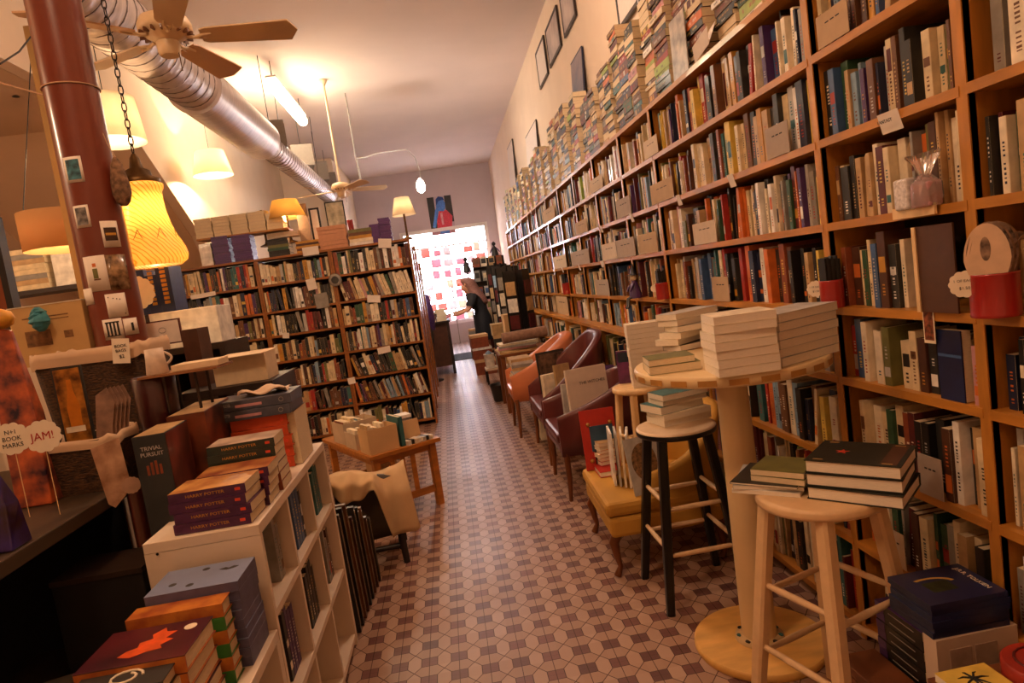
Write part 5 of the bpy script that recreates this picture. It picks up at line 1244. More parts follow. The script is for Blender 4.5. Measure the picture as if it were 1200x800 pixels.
poly2([(0, 0), (1, 0), (1, .13), (0, .10)], BM['pink'], .004, 'table'); poly2([(.35, .02), (.75, .02), (.75, .09), (.35, .08)], mat('paint_blue', '#5488d8', rough=.7, var=.2), .0065, 'cloth')
poly2([(.35, .62), (.42, .62), (.62, .60), (.70, .68), (.72, .82), (.64, .92), (.46, .94), (.36, .84), (.33, .72)], mat('paint_blue', ''), .0065, 'face')
poly2([(.33, .75), (.36, .93), (.48, 1.0), (.66, .97), (.72, .88), (.62, .9), (.46, .88)], mat('paint_dark_blue', '#2c4a90', rough=.7), .009, 'hair')
poly2([(.08, .22), (.20, .18), (.40, .60), (.36, .72), (.28, .66)], mat('paint_blue', ''), .0065, 'arm'); poly2([(.48, .25), (.56, .25), (.56, .58), (.46, .56)], BM['pink'], .0065, 'shirt')
# ------------------------------------------------------------------ low oak table with boxes of books
OAK = mat('honey_oak', '#b06c26', rough=.45, var=.22, scale=8, stretch=(.6, 4, 4), coat=.15)
tz = .47; P1, P2, P3 = at(433, 536, z=tz), at(516, 512, z=tz), at(380, 508, z=tz)
rzt = math.atan2(P2.y-P1.y, P2.x-P1.x); TW = (P2-P1).length; TD = .98
t = thing('low_table', 'low honey oak table with slatted side, loaded with boxes of books', 'table', (P1.x, P1.y, 0), rzt)
b = MB(); b.box(0, TW, 0, TD, tz-.028, tz, OAK); b.build('tabletop', t, bevel=.003)
for (x_, y_) in ((.03, .03), (TW-.075, .03), (.03, TD-.075), (TW-.075, TD-.075)): b = MB(); b.box(x_, x_+.045, y_, y_+.045, 0, tz-.0282, OAK); b.build('leg', t)
for (a0, a1, c0, c1) in ((.076, TW-.076, .04, .062), (.076, TW-.076, TD-.062, TD-.04)):
    b = MB(); b.box(a0, a1, c0, c1, tz-.075, tz-.0284, OAK); b.build('apron', t)
    b = MB(); b.box(a0, a1, c0, c1, .10, .15, OAK); b.build('rail', t)
for y_ in (.044,):
    for k in range(3): x_ = .15+.075*k; b = MB(); b.box(x_, x_+.032, y_, y_+.012, .1502, tz-.0752, OAK); b.build('slat', t)
b = MB(); b.box(.035, .057, .076, TD-.076, tz-.075, tz-.0284, OAK); b.build('apron', t)
MT = T(P1.x, P1.y, tz) @ RZ(rzt)
def onT(name, label, cat, x, y, a=0, z=0, g=None):
    M_ = MT @ T(x, y, z+.001); tt = thing(name, label, cat, M_.translation, rzt+a, g); return tt
CB2 = mat('plain_carton', '#cfa878', rough=.85, var=.05, scale=8); CB3 = mat('grey_white_carton', '#c0a88c', rough=.85, var=.1, scale=9)
def carton(x, y, w, d, h, a, m, label, nb, seed, z=0):
    tt = onT('carton', label, 'box', x, y, a, z, 'cartons of books on the oak table')
    b = MB()
    for q in ((0, w, 0, .004), (0, w, d-.004, d), (0, .004, .0042, d-.0042), (w-.004, w, .0042, d-.0042)): b.box(*q, 0, h, m)
    b.box(.0042, w-.0042, .0042, d-.0042, 0, .004, m); b.build('body', tt)
    rg = random.Random(seed); x_ = .01
    for k in range(nb):
        th_ = rg.uniform(.018, .032)
        if x_+th_ > w-.008: break
        hh = rg.uniform(.9, 1.18)*h; c = rg.choice(['ivory', 'tan', 'white', 'purple', 'grey', 'rust', 'sky', 'cream'])
        mb = MB(); book_geo(mb, th_, d*.8, hh, BM[c], PAGES, Matrix.Identity(4), None, False, rg)
        o = mb.build('book')
        # standing with page edges up
        o.matrix_world = MT @ T(x, y, z+.001) @ RZ(a) @ T(x_, .010, .0055) @ Matrix(((0,1,0,0),(0,0,1,0),(1,0,0,0),(0,0,0,1)))
        tag(o, '%s paperback, %s from left in the %s, oak table' % (c, ORD[k], label.split(' at ')[0].split(' behind')[0]), 'book', 'books in cartons on the oak table'); x_ += th_+.002
    return tt
carton(.02, .03, .21, .17, .165, 0, CB2, 'plain tan carton at the front corner of oak table, tallest side to camera', 5, 1)
carton(.02, .27, .24, .20, .11, .02, CB3, 'white-rimmed carton behind the front tan carton', 6, 2)
carton(.03, .52, .26, .22, .15, .04, CB3, 'grey carton at the back left of the oak table', 6, 3)
TEALB = BM['teal']
tt = onT('book', 'large teal hardback standing beside the tan carton on the table', 'book', .250, .04, 0)
b = MB(); b.box(0, .004, 0, .20, 0, .20, TEALB); b.box(.026, .03, 0, .20, 0, .20, TEALB); b.box(0, .03, 0, .004, 0, .20, TEALB); b.build('cover', tt)
b = MB(); b.box(.0042, .0258, .0042, .197, .003, .197, PAGES); b.build('pages', tt)
tt = onT('cardboard_sheet', 'tan board leaning upright at the right of the oak table', 'board', .29, .10, .05)
b = MB(); b.box(0, .14, 0, .005, 0, .15, CB2, RX(-.12)); b.build('sheet', tt)
rg = random.Random(12)
for k in range(7):
    M_ = MT @ T(.30+.026*k, .012, .001+.0*k); c = ['white', 'charcoal', 'ivory', 'white', 'silver', 'black', 'ivory'][k]
    o = fbook((MT @ T(.285+.028*k, .008+.012*(k % 2), .0015)).translation, rzt+PI/2-1.35+.02*k, .026, .075, .030, c, PAGEW, '%s small paperback, %s from the left along the front edge of oak table' % (c, ORD[k]), 'front', 'small paperbacks along the oak table edge')
for k in range(6):
    c = ['ivory', 'pink', 'tan', 'rust', 'grey', 'white'][k]
    M_ = MT @ T(.30+.012*(k % 3), .30+.01*k, .001+.024*k)
    fbook(M_.translation, rzt+.1*math.sin(k*2), .16, .12, .023, c, PAGES, '%s paperback, %s from the bottom, pile at back right of oak table' % (c, ORD[k]), 'front', 'pile at the back of the oak table')
# boxes under the oak table
for k, (x_, y_, w_, d_, h_, m_, lab) in enumerate(((.16, .42, .22, .26, .16, mat('dark_tray', '#3a2018', rough=.6), 'dark brown tray of papers on floor under oak table'), (.28, .70, .18, .2, .22, CB2, 'tan carton under the far side of the oak table'))):
    M_ = MT @ T(x_, y_, -tz+.0005); tt = thing('carton', lab, 'box', M_.translation, rzt, None); b = MB(); b.box(0, w_, 0, d_, 0, h_, m_); b.build('body', tt, bevel=.003)
    b = MB(); b.box(.02, w_-.02, .02, d_-.02, h_+.0005, h_+.02, WHITEP); b.build('papers', tt)
# ------------------------------------------------------------------ dark chair seen from behind with cloth draped over it
DCH = mat('espresso_wood', '#1c120c', rough=.45, var=.2); LEA = mat('brown_leather_back', '#33240f', rough=.5, var=.15, scale=5)
t = thing('low_chair', 'small dark chair with brown leather back and cloth thrown over it', 'chair', (-.46, 3.56, 0), .12)
b = MB(); b.grid(lambda i, j: (-.30+.33*i, .0+.03*math.sin(i*PI), .17+.33*j+.02*math.sin(i*PI)*(j > .9)-.03*(1-i)*(j < .1)), 8, 6, LEA); b.build('back', t, solid=.03)
for (x_, y_) in ((.015, .0), (-.29, .0), (.02, .34), (-.27, .34)): b = MB(); b.tube([(x_, y_, .26), (x_+.012, y_-.01, 0)], [.024, .02], DCH, seg=6); b.build('leg', t)
for (p, q) in (((-.28, .01, .10), (.01, .0, .10)), ((.01, .0, .09), (.02, .34, .11)), ((-.28, 0, .09), (-.27, .34, .11))): b = MB(); b.tube([p, q], .016, DCH, seg=6); b.build('stretcher', t)
b = MB(); b.box(-.30, .03, .03, .37, .22, .26, LEA); b.build('seat', t, bevel=.01)
CLO = mat('cream_cloth', '#c9a77c', rough=.9, var=.1, scale=6)
def drape(i, j):
    x = -.36+.44*i; 
    fold = .02*math.sin(i*19)+.012*math.sin(i*31+j*5)
    if j < .35: f = j/.35; y = .06; z = .545-.13*(1-f)*(.4+.6*math.sin(i*PI)); y = .10+fold*.5
    else:
        f = (j-.35)/.65; drop = .05+.10*math.exp(-((i-.30)/.22)**2)+.30*min(1, max(0, (i-.60)/.12)); z = .545-drop*f+.01*math.sin(i*25); y = .06-.10*min(1, f*3)+fold*f
    z += .02*math.sin(i*7)
    return (x+(.03*((j-.35)/.65) if (i > .85 and j > .35) else 0), y, z)
b = MB(); b.grid(drape, 44, 18, CLO); o = b.build('draped_cloth', solid=.006); o.location = (-.44, 3.53, 0); o.rotation_euler = (0, 0, .12); tag(o, 'rumpled cream cloth draped over the back of the small dark chair', 'cloth')
# racks of magazines/records leaning between the white shelf and the chair
rg = random.Random(17)
for k in range(9):
    y_ = 2.86+.062*k; h_ = rg.uniform(.52, .62)-.02*k; x_ = -.86+.005*k
    m_ = [BM['charcoal'], BM['black'], BM['brown'], BM['chestnut']][k % 4]
    b = MB(); b.box(0, .26, 0, .020, 0, h_, m_, RX(.10)); o = b.build('folder', loc=(x_, y_, .004)); tag(o, 'dark tall folder, %s from the white shelf, with shiny edge' % ORD[k], 'folder', 'dark folders between the white shelf and chair')
    b = MB(); b.box(.2602, .263, .004, .012, .04, h_-.02, mat('shiny_strip', '#a8957c', rough=.2, metal=.5), RX(.10)); b.build('edge_strip', o)
# ------------------------------------------------------------------ on top of the facing bookcases
TZ2 = 2.066
def tstack(pa, n, w, d, th_, cov, pg, what, grp, z=TZ2, a=0, y=LY+.02, title=None, sp='front', hard=False):
    A_ = at(*pa, y=y)
    for k in range(n):
        c = cov[k % len(cov)] if isinstance(cov, list) else cov
        fbook((A_.x+.004*math.sin(k*2.3), y+.005*math.cos(k*1.9), z+k*(th_+.0008)), a, w, d, th_, c, pg, '%s, %s from the bottom' % (what, ORD[k]), sp, grp, hard)
PUR = mat('violet_book', '#4c1c66', rough=.4, var=.12)
tstack((252, 308), 12, .17, .2, .0235, PUR, PUR, 'violet paperback in left pile atop the left bookcase', 'violet books atop the left bookcase', y=LY+.03)
tstack((275, 303), 12, .19, .2, .0225, PUR, PUR, 'violet paperback in right pile atop the left bookcase', 'violet books atop the left bookcase', y=LY+.03)
tstack((548, 0), 0, .1, .1, .1, PUR, PUR, '', '')
tstack((446, 279), 11, .125, .18, .0225, PUR, PUR, 'violet paperback in the pile nearest the aisle, atop right bookcase', 'violet books atop the right bookcase', y=LY+.03)
o = fbook((at(436, 281, y=LY+.03).x-.01, LY+.03, TZ2), 0, .10, .16, .20, PUR, PUR, 'violet book block left of the aisle-side violet pile', 'front', 'violet books atop the right bookcase')
tstack((236, 307), 1, .12, .2, .235, BM['white'], BM['white'], 'white carton at left end atop the left bookcase', None, y=LY+.03)
WOODP = mat('small_board', '#a8702c', rough=.5, var=.2)
t = thing('wooden_board', 'wooden board carrying the white books atop the left bookcase', 'board', (at(228, 273, y=LY+.03).x, LY+.04, 2.34))
b = MB(); b.box(0, .95, 0, .28, 0, .018, WOODP); b.build('board', t)
WB0 = mat('dusty_white_book', '#cdb8a0', rough=.7, var=.08)
for q in range(5):
    for k in range(6-(q > 3)):
        A_ = at(228, 272, y=LY+.05)
        fbook((A_.x+.005+.185*q+.004*math.sin(k*2+q), LY+.05, 2.3585+k*.0345), .01*math.sin(k*3+q), .175, .2, .0335, WB0, PAGES, 'dusty white book, %s from the bottom, %s pile from left on the high board' % (ORD[k], ORD[q]), 'back', 'white books on the high board')
tstack((315, 298), 6, .22, .18, .030, ['charcoal', 'black', 'green', 'olive', 'charcoal', 'black'], PAGES, 'dark hardback in the pile atop the middle bookcase', 'dark pile atop the middle bookcase', y=LY+.02, hard=True)
tstack((347, 290), 5, .25, .18, .024, ['amber', 'brown', 'amber', 'chestnut', 'amber'], PAGES, 'brown-gold book in the pile below the yellow lamp', 'brown-gold pile atop the middle bookcase', y=LY+.02)
tstack((375, 291), 6, .30, .2, .040, BM['pink'] and mat('peach_book', '#c8906c', rough=.6, var=.06), mat('peach_pages', '#cf9c78', rough=.8, var=.06), 'thick peach book in the pile atop the right bookcase', 'peach books atop the right bookcase', y=LY+.02)
tstack((410, 286), 5, .25, .18, .034, ['white', 'ivory', 'amber', 'brown', 'olive'], PAGEW, 'cream book beside the violet pile atop the right bookcase', 'cream pile atop the right bookcase', y=LY+.02)
tstack((312, 272), 2, .33, .16, .028, WB0, PAGES, 'white book under the yellow lamp shade', 'white books under the yellow lamp', z=2.27, y=LY+.12)
# framed things standing behind on the bookcase tops
def standpic(x0, x1, yt, yb, y_, c, lab, fr=None, ft=.012):
    A_, B_ = at(x0, yb, y=y_), at(x1, yb, y=y_); h_ = at(x0, yt, y=y_).z-A_.z
    zz = max(A_.z, TZ2+.001); w_ = B_.x-A_.x
    tt = thing('standing_picture', lab, 'picture', (A_.x, y_, TZ2+.001))
    b = MB(); b.box(0, w_, 0, .01, 0, A_.z+h_-TZ2, c); b.build('panel', tt)
    if fr:
        b = MB(); H_ = A_.z+h_-TZ2
        for q in ((-ft, 0, 0, H_), (w_, w_+ft, 0, H_), (-ft, w_+ft, H_, H_+ft)): b.box(q[0], q[1], -.003, .013, q[2], q[3], fr)
        b.build('frame', tt)
standpic(351, 364, 239, 272, LY+.22, mat('taupe_board', '#8c7462', rough=.7), 'taupe board standing behind the yellow lamp')
standpic(366, 374, 246, 262, LY+.25, WP, 'black framed white picture right of the taupe board', INK, .02)
standpic(385, 405, 238, 262, LY+.24, mat('green_grey_print', '#9a9a86', rough=.6, var=.3, scale=12, col2='#c8c0a8'), 'grey-green print with round head standing by the peach books', INK)
for k in range(2):
    a_ = at(411+3*k, 262, y=LY+.2); b = MB(); b.tube([(0, 0, 0), (-.012, 0, .16), (-.02, 0, .30)], [.014, .012, .018], REDM, seg=8); o = b.build('red_candle', loc=(a_.x, LY+.2+.01*k, TZ2+.001)); tag(o, 'thin red stick standing %s of the pair behind the peach books' % ['left', 'right'][k], 'candle', 'red sticks atop the bookcase')
# white tags and cards on the facing bookcases
for k, (x, y, w_, h_) in enumerate(((364, 294, .17, .09), (451, 285, .14, .10), (365, 333, .10, .12), (238, 346, .26, .045), (438, 350, .14, .08), (450, 410, .14, .07), (412, 446, .08, .07), (335, 393, .07, .06), (377, 352, .14, .16))):
    p = at(x, y, y=LY-.006)
    b = MB(); b.box(-w_/2, w_/2, 0, .002, -h_/2, h_/2, TAGM if k != 8 else BM['grey'], RY(.15*math.sin(k*2))); o = b.build('shelf_tag', loc=(p.x, LY-.0065, p.z)); tag(o, '%s label on the facing bookcases, %s of nine counted along the shelves' % ('grey' if k == 8 else 'white', ORD[k]), 'tag', 'labels on the facing bookcases')
p = at(393, 328, y=LY-.03); t = thing('round_emblem', 'small dark round emblem hanging on the post of facing bookcases', 'ornament', (p.x, LY-.03, p.z)); b = MB(); b.lathe([(.065, 0), (.07, .012), (.06, .022), (.02, .024)], BM['grey'], RX(PI/2), seg=24); b.build('disc', t)
b = MB(); b.lathe([(.04, .0245), (.035, .028)], BM['charcoal'], RX(PI/2), seg=16); b.build('centre', t)
# ------------------------------------------------------------------ things behind the column, upper left
DSK = mat('dark_stand', '#2a1a12', rough=.5, var=.2)
t = thing('display_stand', 'tall dark stand behind the column carrying navy books and cards', 'stand', (-1.50, 3.42, 0))
b = MB(); b.box(0, .36, 0, .40, 1.34, 1.37, DSK); b.build('top', t)
for x_ in (0, .33): b = MB(); b.box(x_, x_+.03, 0, .40, 0, 1.3398, DSK); b.build('side', t)
b = MB(); b.box(.0302, .3298, .37, .40, 0, 1.3398, DSK); b.build('back', t)
NV = mat('navy_spine', '#1c2c5c', rough=.4, var=.15, coat=.2)
for k, (x0, x1, yt) in enumerate(((150, 176, 318), (176, 190, 322), (190, 206, 311))):
    a_, c_ = at(x0, 363, y=3.45), at(x1, 361, y=3.45); zt_ = at(x0+5, yt, y=3.45).z
    o = MB(); w_ = c_.x-a_.x; o.box(0, w_, 0, .16, 0, zt_-1.56, NV); o = o.build('book', loc=(a_.x, 3.45+.001*k, 1.561)); tag(o, 'tall navy book, %s from left, on the white box behind the lamp' % ORD[k], 'book', 'navy books behind the bell lamp')
    if k:
        b = MB()
        for q in range(9): b.box(w_*.3, w_*.7, -.0008, 0, .04+.022*q, .055+.022*q, BM['amber'])
        b.build('lettering', o)['kind'] = 'stuff'; b = MB(); b.box(w_*.25, w_*.75, -.0008, 0, .24, .29, BADGE); b.build('badge', o)
    b = MB(); b.box(.002, w_-.002, .003, .158, zt_-1.56+.0002, zt_-1.56+.001, PAGES); b.build('pages', o)
a_ = at(145, 402, y=3.44)
t = thing('box', 'white carton under the navy books behind the column', 'box', (-1.48, 3.43, 1.371)); b = MB(); b.box(0, .33, 0, .22, 0, .188, BM['white']); b.build('body', t, bevel=.003)
p = at(166, 340, y=3.40); t = thing('scalloped_sign', 'blank cream scalloped sign in front of the navy books', 'sign', (p.x-.02, 3.40, p.z-.01), 0, 'scalloped signs by the baskets')
b = MB(); b.prism(scallop(.075, 12), 0, .002, SCAL, RX(PI/2)); b.build('card', t); b = MB(); b.tube([(0, .004, -.06), (0, .004, 1.372-(p.z-.01))], .002, BLOND, seg=5); b.build('stick', t)
a_, c_ = at(174, 405, y=3.05), at(213, 400, y=3.05); zt_ = at(174, 379, y=3.05).z
t = thing('framed_sign', 'small white sign in a dark red frame above the mug', 'sign', (a_.x, 3.05, a_.z)); w_ = c_.x-a_.x; h_ = zt_-a_.z
b = MB(); b.box(-.006, w_+.006, 0, .012, -.006, h_+.006, BM['maroon']); b.build('frame', t); b = MB(); b.box(0, w_, -.002, -.0002, 0, h_, WHITEP); b.build('paper', t)
b = MB(); b.tube([(w_*.5+.016*math.cos(q*.55), -.003, h_*.6+.012*math.sin(q*.55)) for q in range(12)], .0012, BM['grey'], seg=4); b.build('emblem', t)
b = MB(); b.tube([(w_/2, .008, 0), (w_/2, .008, 1.2-a_.z)], .006, DSK, seg=6); b.build('stem', t)
t = thing('side_stand', 'dark side stand under the framed sign and crates', 'stand', (-1.17, 2.80, 0)); b = MB(); b.box(0, .40, 0, .40, 1.17, 1.199, DSK); b.build('top', t)
for x_ in (0, .37): b = MB(); b.box(x_, x_+.03, 0, .40, 0, 1.1698, DSK); b.build('side', t)
CRE = mat('cream_crate', '#d8c09c', rough=.75, var=.06)
t = thing('box', 'cream carton with open flaps behind the small mug shelf', 'box', (-1.02, 2.86, 1.2)); b = MB(); b.box(0, .22, 0, .18, 0, .12, CRE); b.build('body', t, bevel=.002)
b = MB(); b.box(.0, .22, -.05, .0, .118, .1205, CRE, ); b.box(.0, .22, .18, .23, .118, .1205, CRE); b.build('flap', t)
o = thing('book_block', 'dark upright post-like book standing right of the framed sign', 'book', (at(216, 412, y=3.0).x, 3.0, 1.2)); b = MB(); b.box(0, .07, 0, .14, 0, .26, BM['chestnut']); b.build('cover', o); b = MB(); b.box(.004, .066, .004, .137, .2602, .261, PAGES); b.build('pages', o)
# mug shelf
MW = mat('mug_shelf_wood', '#8a5a34', rough=.5, var=.15)
a_, c_ = at(168, 452, y=2.31), at(255, 425, y=2.31)
t = thing('small_shelf', 'small wooden riser shelf on thin posts carrying the mug', 'shelf', (-1.06, 2.28, 1.192))
b = MB(); b.box(0, .26, 0, .17, .128, .136, MW); b.build('top', t)
for (x_, y_) in ((.07, .03), (.175, .03), (.07, .14), (.175, .14)): b = MB(); b.tube([(x_, y_, 0), (x_, y_, .1278)], .0055, DSK, seg=8); b.build('post', t)
t = thing('mug', 'off-white stoneware mug with handle on the small shelf', 'mug', (at(183, 430, y=2.33).x, 2.335, 1.3285), .5)
MUG = mat('stoneware', '#cdb8a4', rough=.5, var=.12, scale=40)
b = MB(); b.lathe([(.034, 0), (.036, .004), (.031, .05), (.029, .088), (.026, .088), (.028, .01), (.002, .008)], MUG, seg=32); b.build('body', t)
b = MB(); b.tube([(.028+.022*math.sin(q*PI/8), 0, .072-.045*q/8) for q in range(9)], .0045, MUG, seg=8); b.build('handle', t)
t = thing('box', 'long cream box lid beside the mug', 'box', (-.955, 2.30, 1.3285), .04); b = MB(); b.box(0, .155, 0, .12, 0, .022, CRE); b.build('lid', t, bevel=.002)
# white unit and cartons, far left
t = thing('white_cabinet', 'white open cabinet at far left behind the gift bags', 'cabinet', (-2.35, 2.92, 0))
for q in ((0, .83, 0, .35, 1.60, 1.63), (0, .03, 0, .35, 0, 1.5998), (.80, .83, 0, .35, 0, 1.5998), (.4, .42, 0, .35, 0, 1.5998)): b = MB(); b.box(*q, WHT); b.build('board', t)
b = MB(); b.box(0, .83, .352, .36, 0, 1.63, WHT); b.build('back', t)
b = MB(); b.box(.0302, .7998, 0, .35, 1.1, 1.12, WHT); b.build('shelf', t) if False else None
t = thing('red_brown_board', 'red-brown panelled case standing on the white cabinet at left edge', 'case', (-1.965, 2.93, 1.632), .08)
a_ = at(22, 235, y=2.93)
b = MB(); b.box(-.10, .145, 0, .05, 0, .40, mat('red_brown_lacquer', '#7a3a18', rough=.35, var=.3, scale=6, coat=.2)); b.build('panel', t)
b = MB(); b.box(.1452, .17, -.004, .054, 0, .41, BM['black']); b.build('edge', t)
t = thing('box', 'tan cardboard box with printed drawings leaning by the column', 'box', (-1.47-.30, 2.85, 1.4005), 0); 
b = MB(); Mx = RY(-.02); b.box(0, .29, 0, .16, 0, .245, CARDB); b.build('body', t, bevel=.002)
b = MB(); 
b = MB(); b.box(.05, .15, -.0008, 0, .08, .145, mat('print_brown', '#7a5430', rough=.8, var=.4, scale=50)); b.build('drawing', t); b = MB(); b.box(.20, .235, -.0008, 0, .10, .13, mat('print_brown', '')); b.build('drawing', t)
b = MB(); b.box(.05, .23, -.0008, 0, .195, .200, mat('print_brown', '')); b.box(.14, .23, -.0008, 0, .182, .186, mat('print_brown', '')); b.build('printed_lines', t)['kind'] = 'stuff'
b = MB(); b.box(0, .29, -.002, .165, .2452, .249, BM['ivory']); b.build('lid', t)
t = thing('plinth', 'white plinth under the printed cardboard box', 'plinth', (-1.78, 2.84, 0)); b = MB(); b.box(0, .28, 0, .06, 0, 1.40, WHT); b.build('body', t)
t['category'] = 'stand'
b = MB(); rg = random.Random(6); 
vs = []; n1, n2 = 10, 8
for i in range(n1+1):
    for j in range(n2):
        a = 2*PI*j/n2; r_ = .036*math.sin(PI*(i+.3)/(n1+.6))**.6*(1+rg.uniform(-.2, .2)); vs.append((r_*math.cos(a), r_*math.sin(a), -.05+.10*i/n1))
b.add(vs, [(i*n2+j, i*n2+(j+1) % n2, (i+1)*n2+(j+1) % n2, (i+1)*n2+j) for i in range(n1) for j in range(n2)], mat('turquoise_tissue', '#3a8290', rough=.7, var=.2)); p = at(46, 374, y=2.8); o = b.build('tissue_pompom', loc=tuple(p)); tag(o, 'crumpled turquoise tissue pompom before the cardboard box', 'ornament')
# back shelf seen under the drum lamp
t = thing('bookcase', 'low dark bookcase under the hanging drum lamp, far left', 'bookcase', (-3.35, 4.9, 0))
b = MB(); b.box(0, 1.15, 0, .3, 1.85, 1.88, DSK); b.build('top', t)
for z in (1.5, 1.15, .8, .4, .05): b = MB(); b.box(.0302, 1.1198, 0, .3, z-.02, z, DSK); b.build('shelf', t)
for x_ in (0, 1.12): b = MB(); b.box(x_, x_+.03, 0, .3, 0, 1.8498, DSK); b.build('side_panel', t)
rg = random.Random(44)
for z in (1.5, 1.15):
    x_ = -3.3
    while x_ < -2.27: w = rg.uniform(.02, .035); c = rg.choice(['ivory', 'red', 'white', 'green', 'cream', 'blue', 'orange']); ALL.append(dict(M=T(x_+w, 4.92, z+.001) @ RZ(PI/2), w=w, h=rg.uniform(.18, .24), d=.15, c=c, s=0, far=True, g='', label='')); x_ += w+.001
for k in range(8): fbook((-3.02+.004*math.sin(k*3), 4.92, 1.881+k*.036), 0, .28, .2, .035, ['cream', 'tan', 'grey', 'cream'][k % 4], PAGES, 'pale book, %s from bottom, stacked under the hanging drum lamp' % ORD[k], 'front', 'stack under the drum lamp')
t = thing('box', 'white upright box beside the stack under drum lamp', 'box', (-2.70, 4.93, 1.881)); b = MB(); b.box(0, .13, 0, .15, 0, .28, BM['white']); b.build('body', t, bevel=.003)
t = thing('box', 'white low box right of the stack under the drum lamp', 'box', (-2.55, 4.93, 1.881)); b = MB(); b.box(0, .20, 0, .15, 0, .13, BM['white']); b.build('body', t, bevel=.003)
# ------------------------------------------------------------------ far end of the shop
SKIN = mat('skin', '#c08868', rough=.55, var=.04); DRESS = mat('black_dress', '#15151c', rough=.8, var=.2); HAIR = mat('hazed_auburn_hair', '#7a4a42', rough=.55, var=.3, scale=40, stretch=(6, 6, 1), col2='#a87c70')  # lighter pinkish hair tone puts window haze into the auburn
def skinned(name, verts, edges, radii, m, parent=None, sub=2, root=0):
    me = bpy.data.meshes.new(name); me.from_pydata([tuple(v) for v in verts], edges, []); me.materials.append(m)
    o = bpy.data.objects.new(name, me); C.objects.link(o)
    if parent: o.parent = parent
    md = o.modifiers.new('skin', 'SKIN'); md.use_smooth_shade = True
    if not me.skin_vertices:
        pass
    sv = me.skin_vertices[0].data if me.skin_vertices else None
    if sv is None: return o
    for i, r in enumerate(radii): sv[i].radius = (r, r) if not isinstance(r, tuple) else r; sv[i].use_root = (i == root)
    s = o.modifiers.new('s', 'SUBSURF'); s.levels = sub; s.render_levels = sub
    return o
PY = 11.6; PXc = .50
t = thing('person', 'person with long auburn hair in black dress bending over the table', 'person', (PXc, PY, 0)); t.scale = (1.12, 1.12, .93)
# local: faces -x.  pelvis 0.92, chest 1.3, head leaning forward
Vv = [(.10, 0, .93), (.08, 0, 1.08), (.03, 0, 1.24), (-.01, 0, 1.36), (-.05, 0, 1.43), (-.10, 0, 1.52), (-.13, 0, 1.60),
      (-.01, -.17, 1.34), (-.10, -.20, 1.12), (-.30, -.15, 1.05), (-.37, -.14, 1.05),
      (-.01, .17, 1.34), (-.10, .20, 1.12), (-.30, .13, 1.08), (-.37, .12, 1.08),
      (.10, -.09, .86), (.08, -.10, .48), (.10, -.10, .08), (.02, -.10, .03),
      (.10, .09, .86), (.12, .10, .48), (.14, .10, .08), (.06, .10, .03)]
Ee = [(0,1),(1,2),(2,3),(3,4),(4,5),(5,6),(3,7),(7,8),(8,9),(9,10),(3,11),(11,12),(12,13),(13,14),(0,15),(15,16),(16,17),(17,18),(0,19),(19,20),(20,21),(21,22)]
Rr = [(.14,.11), (.12,.10), (.13,.10), (.12,.08), .05, .085, .075, .052, .042, .030, .022, .052, .042, .030, .022, .085, .055, .035, .03, .085, .055, .035, .03]
skinned('body', Vv, Ee, Rr, SKIN, t)
for s_, (bx, by, bz) in ((-1, (-.37, -.14, 1.05)), (1, (-.37, .12, 1.08))):
    for k in range(4):
        b = MB(); yy = by+(k-1.5)*.018; L_ = [.07, .078, .074, .06][k]; b.tube([(bx-.01, yy, bz), (bx-.03-L_*.5, yy, bz-.004), (bx-.03-L_*.85, yy, bz-.022), (bx-.03-L_*.95, yy, bz-.04)], [.010, .009, .008, .006], SKIN, seg=7); b.build('finger', t)
    b = MB(); b.tube([(bx+.005, by-.03*s_, bz), (bx-.03, by-.05*s_, bz-.01), (bx-.055, by-.05*s_, bz-.025)], [.011, .010, .007], SKIN, seg=7); b.build('thumb', t)
b = MB(); 
prof = [(.20, .50, .10), (.20, .62, .10), (.185, .80, .105), (.175, .92, .10), (.135, 1.08, .085), (.155, 1.22, .04), (.165, 1.32, .0), (.12, 1.40, -.02), (.07, 1.425, -.035)]
vs = []; sg = 28
for (r_, z_, xo) in prof:
    for k in range(sg):
        a = 2*PI*k/sg; q = 1+.03*math.sin(a*6)*(z_ < .9); vs.append((xo+r_*.78*q*math.cos(a), r_*1.12*q*math.sin(a), z_))
b.add(vs, [(i*sg+k, i*sg+(k+1) % sg, (i+1)*sg+(k+1) % sg, (i+1)*sg+k) for i in range(len(prof)-1) for k in range(sg)], DRESS, smooth=True)
b.build('dress', t)
for s_ in (-1, 1): b = MB(); b.tube([(.0, .13*s_, 1.36), (-.03, .185*s_, 1.28), (-.08, .20*s_, 1.17)], [.075, .07, .06], DRESS, seg=12, caps=False); b.build('sleeve', t)
b = MB(); 
def hairf(i, j):
    a = 2*PI*j; prof_ = [(.012, 1.725), (.07, 1.715), (.105, 1.67), (.112, 1.60), (.105, 1.52), (.11, 1.42), (.12, 1.30), (.10, 1.20), (.05, 1.16)]
    f = i*(len(prof_)-1); k = min(int(f), len(prof_)-2); f -= k; r_ = prof_[k][0]*(1-f)+prof_[k+1][0]*f; z_ = prof_[k][1]*(1-f)+prof_[k+1][1]*f
    xo = -.085+(1.72-z_)*.40*(1 if z_ < 1.7 else .5)
    return (xo+r_*math.cos(a)*(1+.04*math.sin(a*9)), r_*math.sin(a)*(1.05+.04*math.sin(a*9)), z_)
b.grid(hairf, 24, 26, HAIR); b.build('hair', t)
b = MB(); b.lathe([(.004, .035), (.01, .02), (.014, 0), (.004, -.006)], SKIN, T(-.205, 0, 1.585) @ RY(-.3), seg=8); b.build('nose', t)
for s_ in (-1, 1): b = MB(); b.lathe([(.002, .008), (.010, 0), (.002, -.008)], BM['charcoal'], T(-.198, .032*s_, 1.61), seg=8); b.build('eye', t)
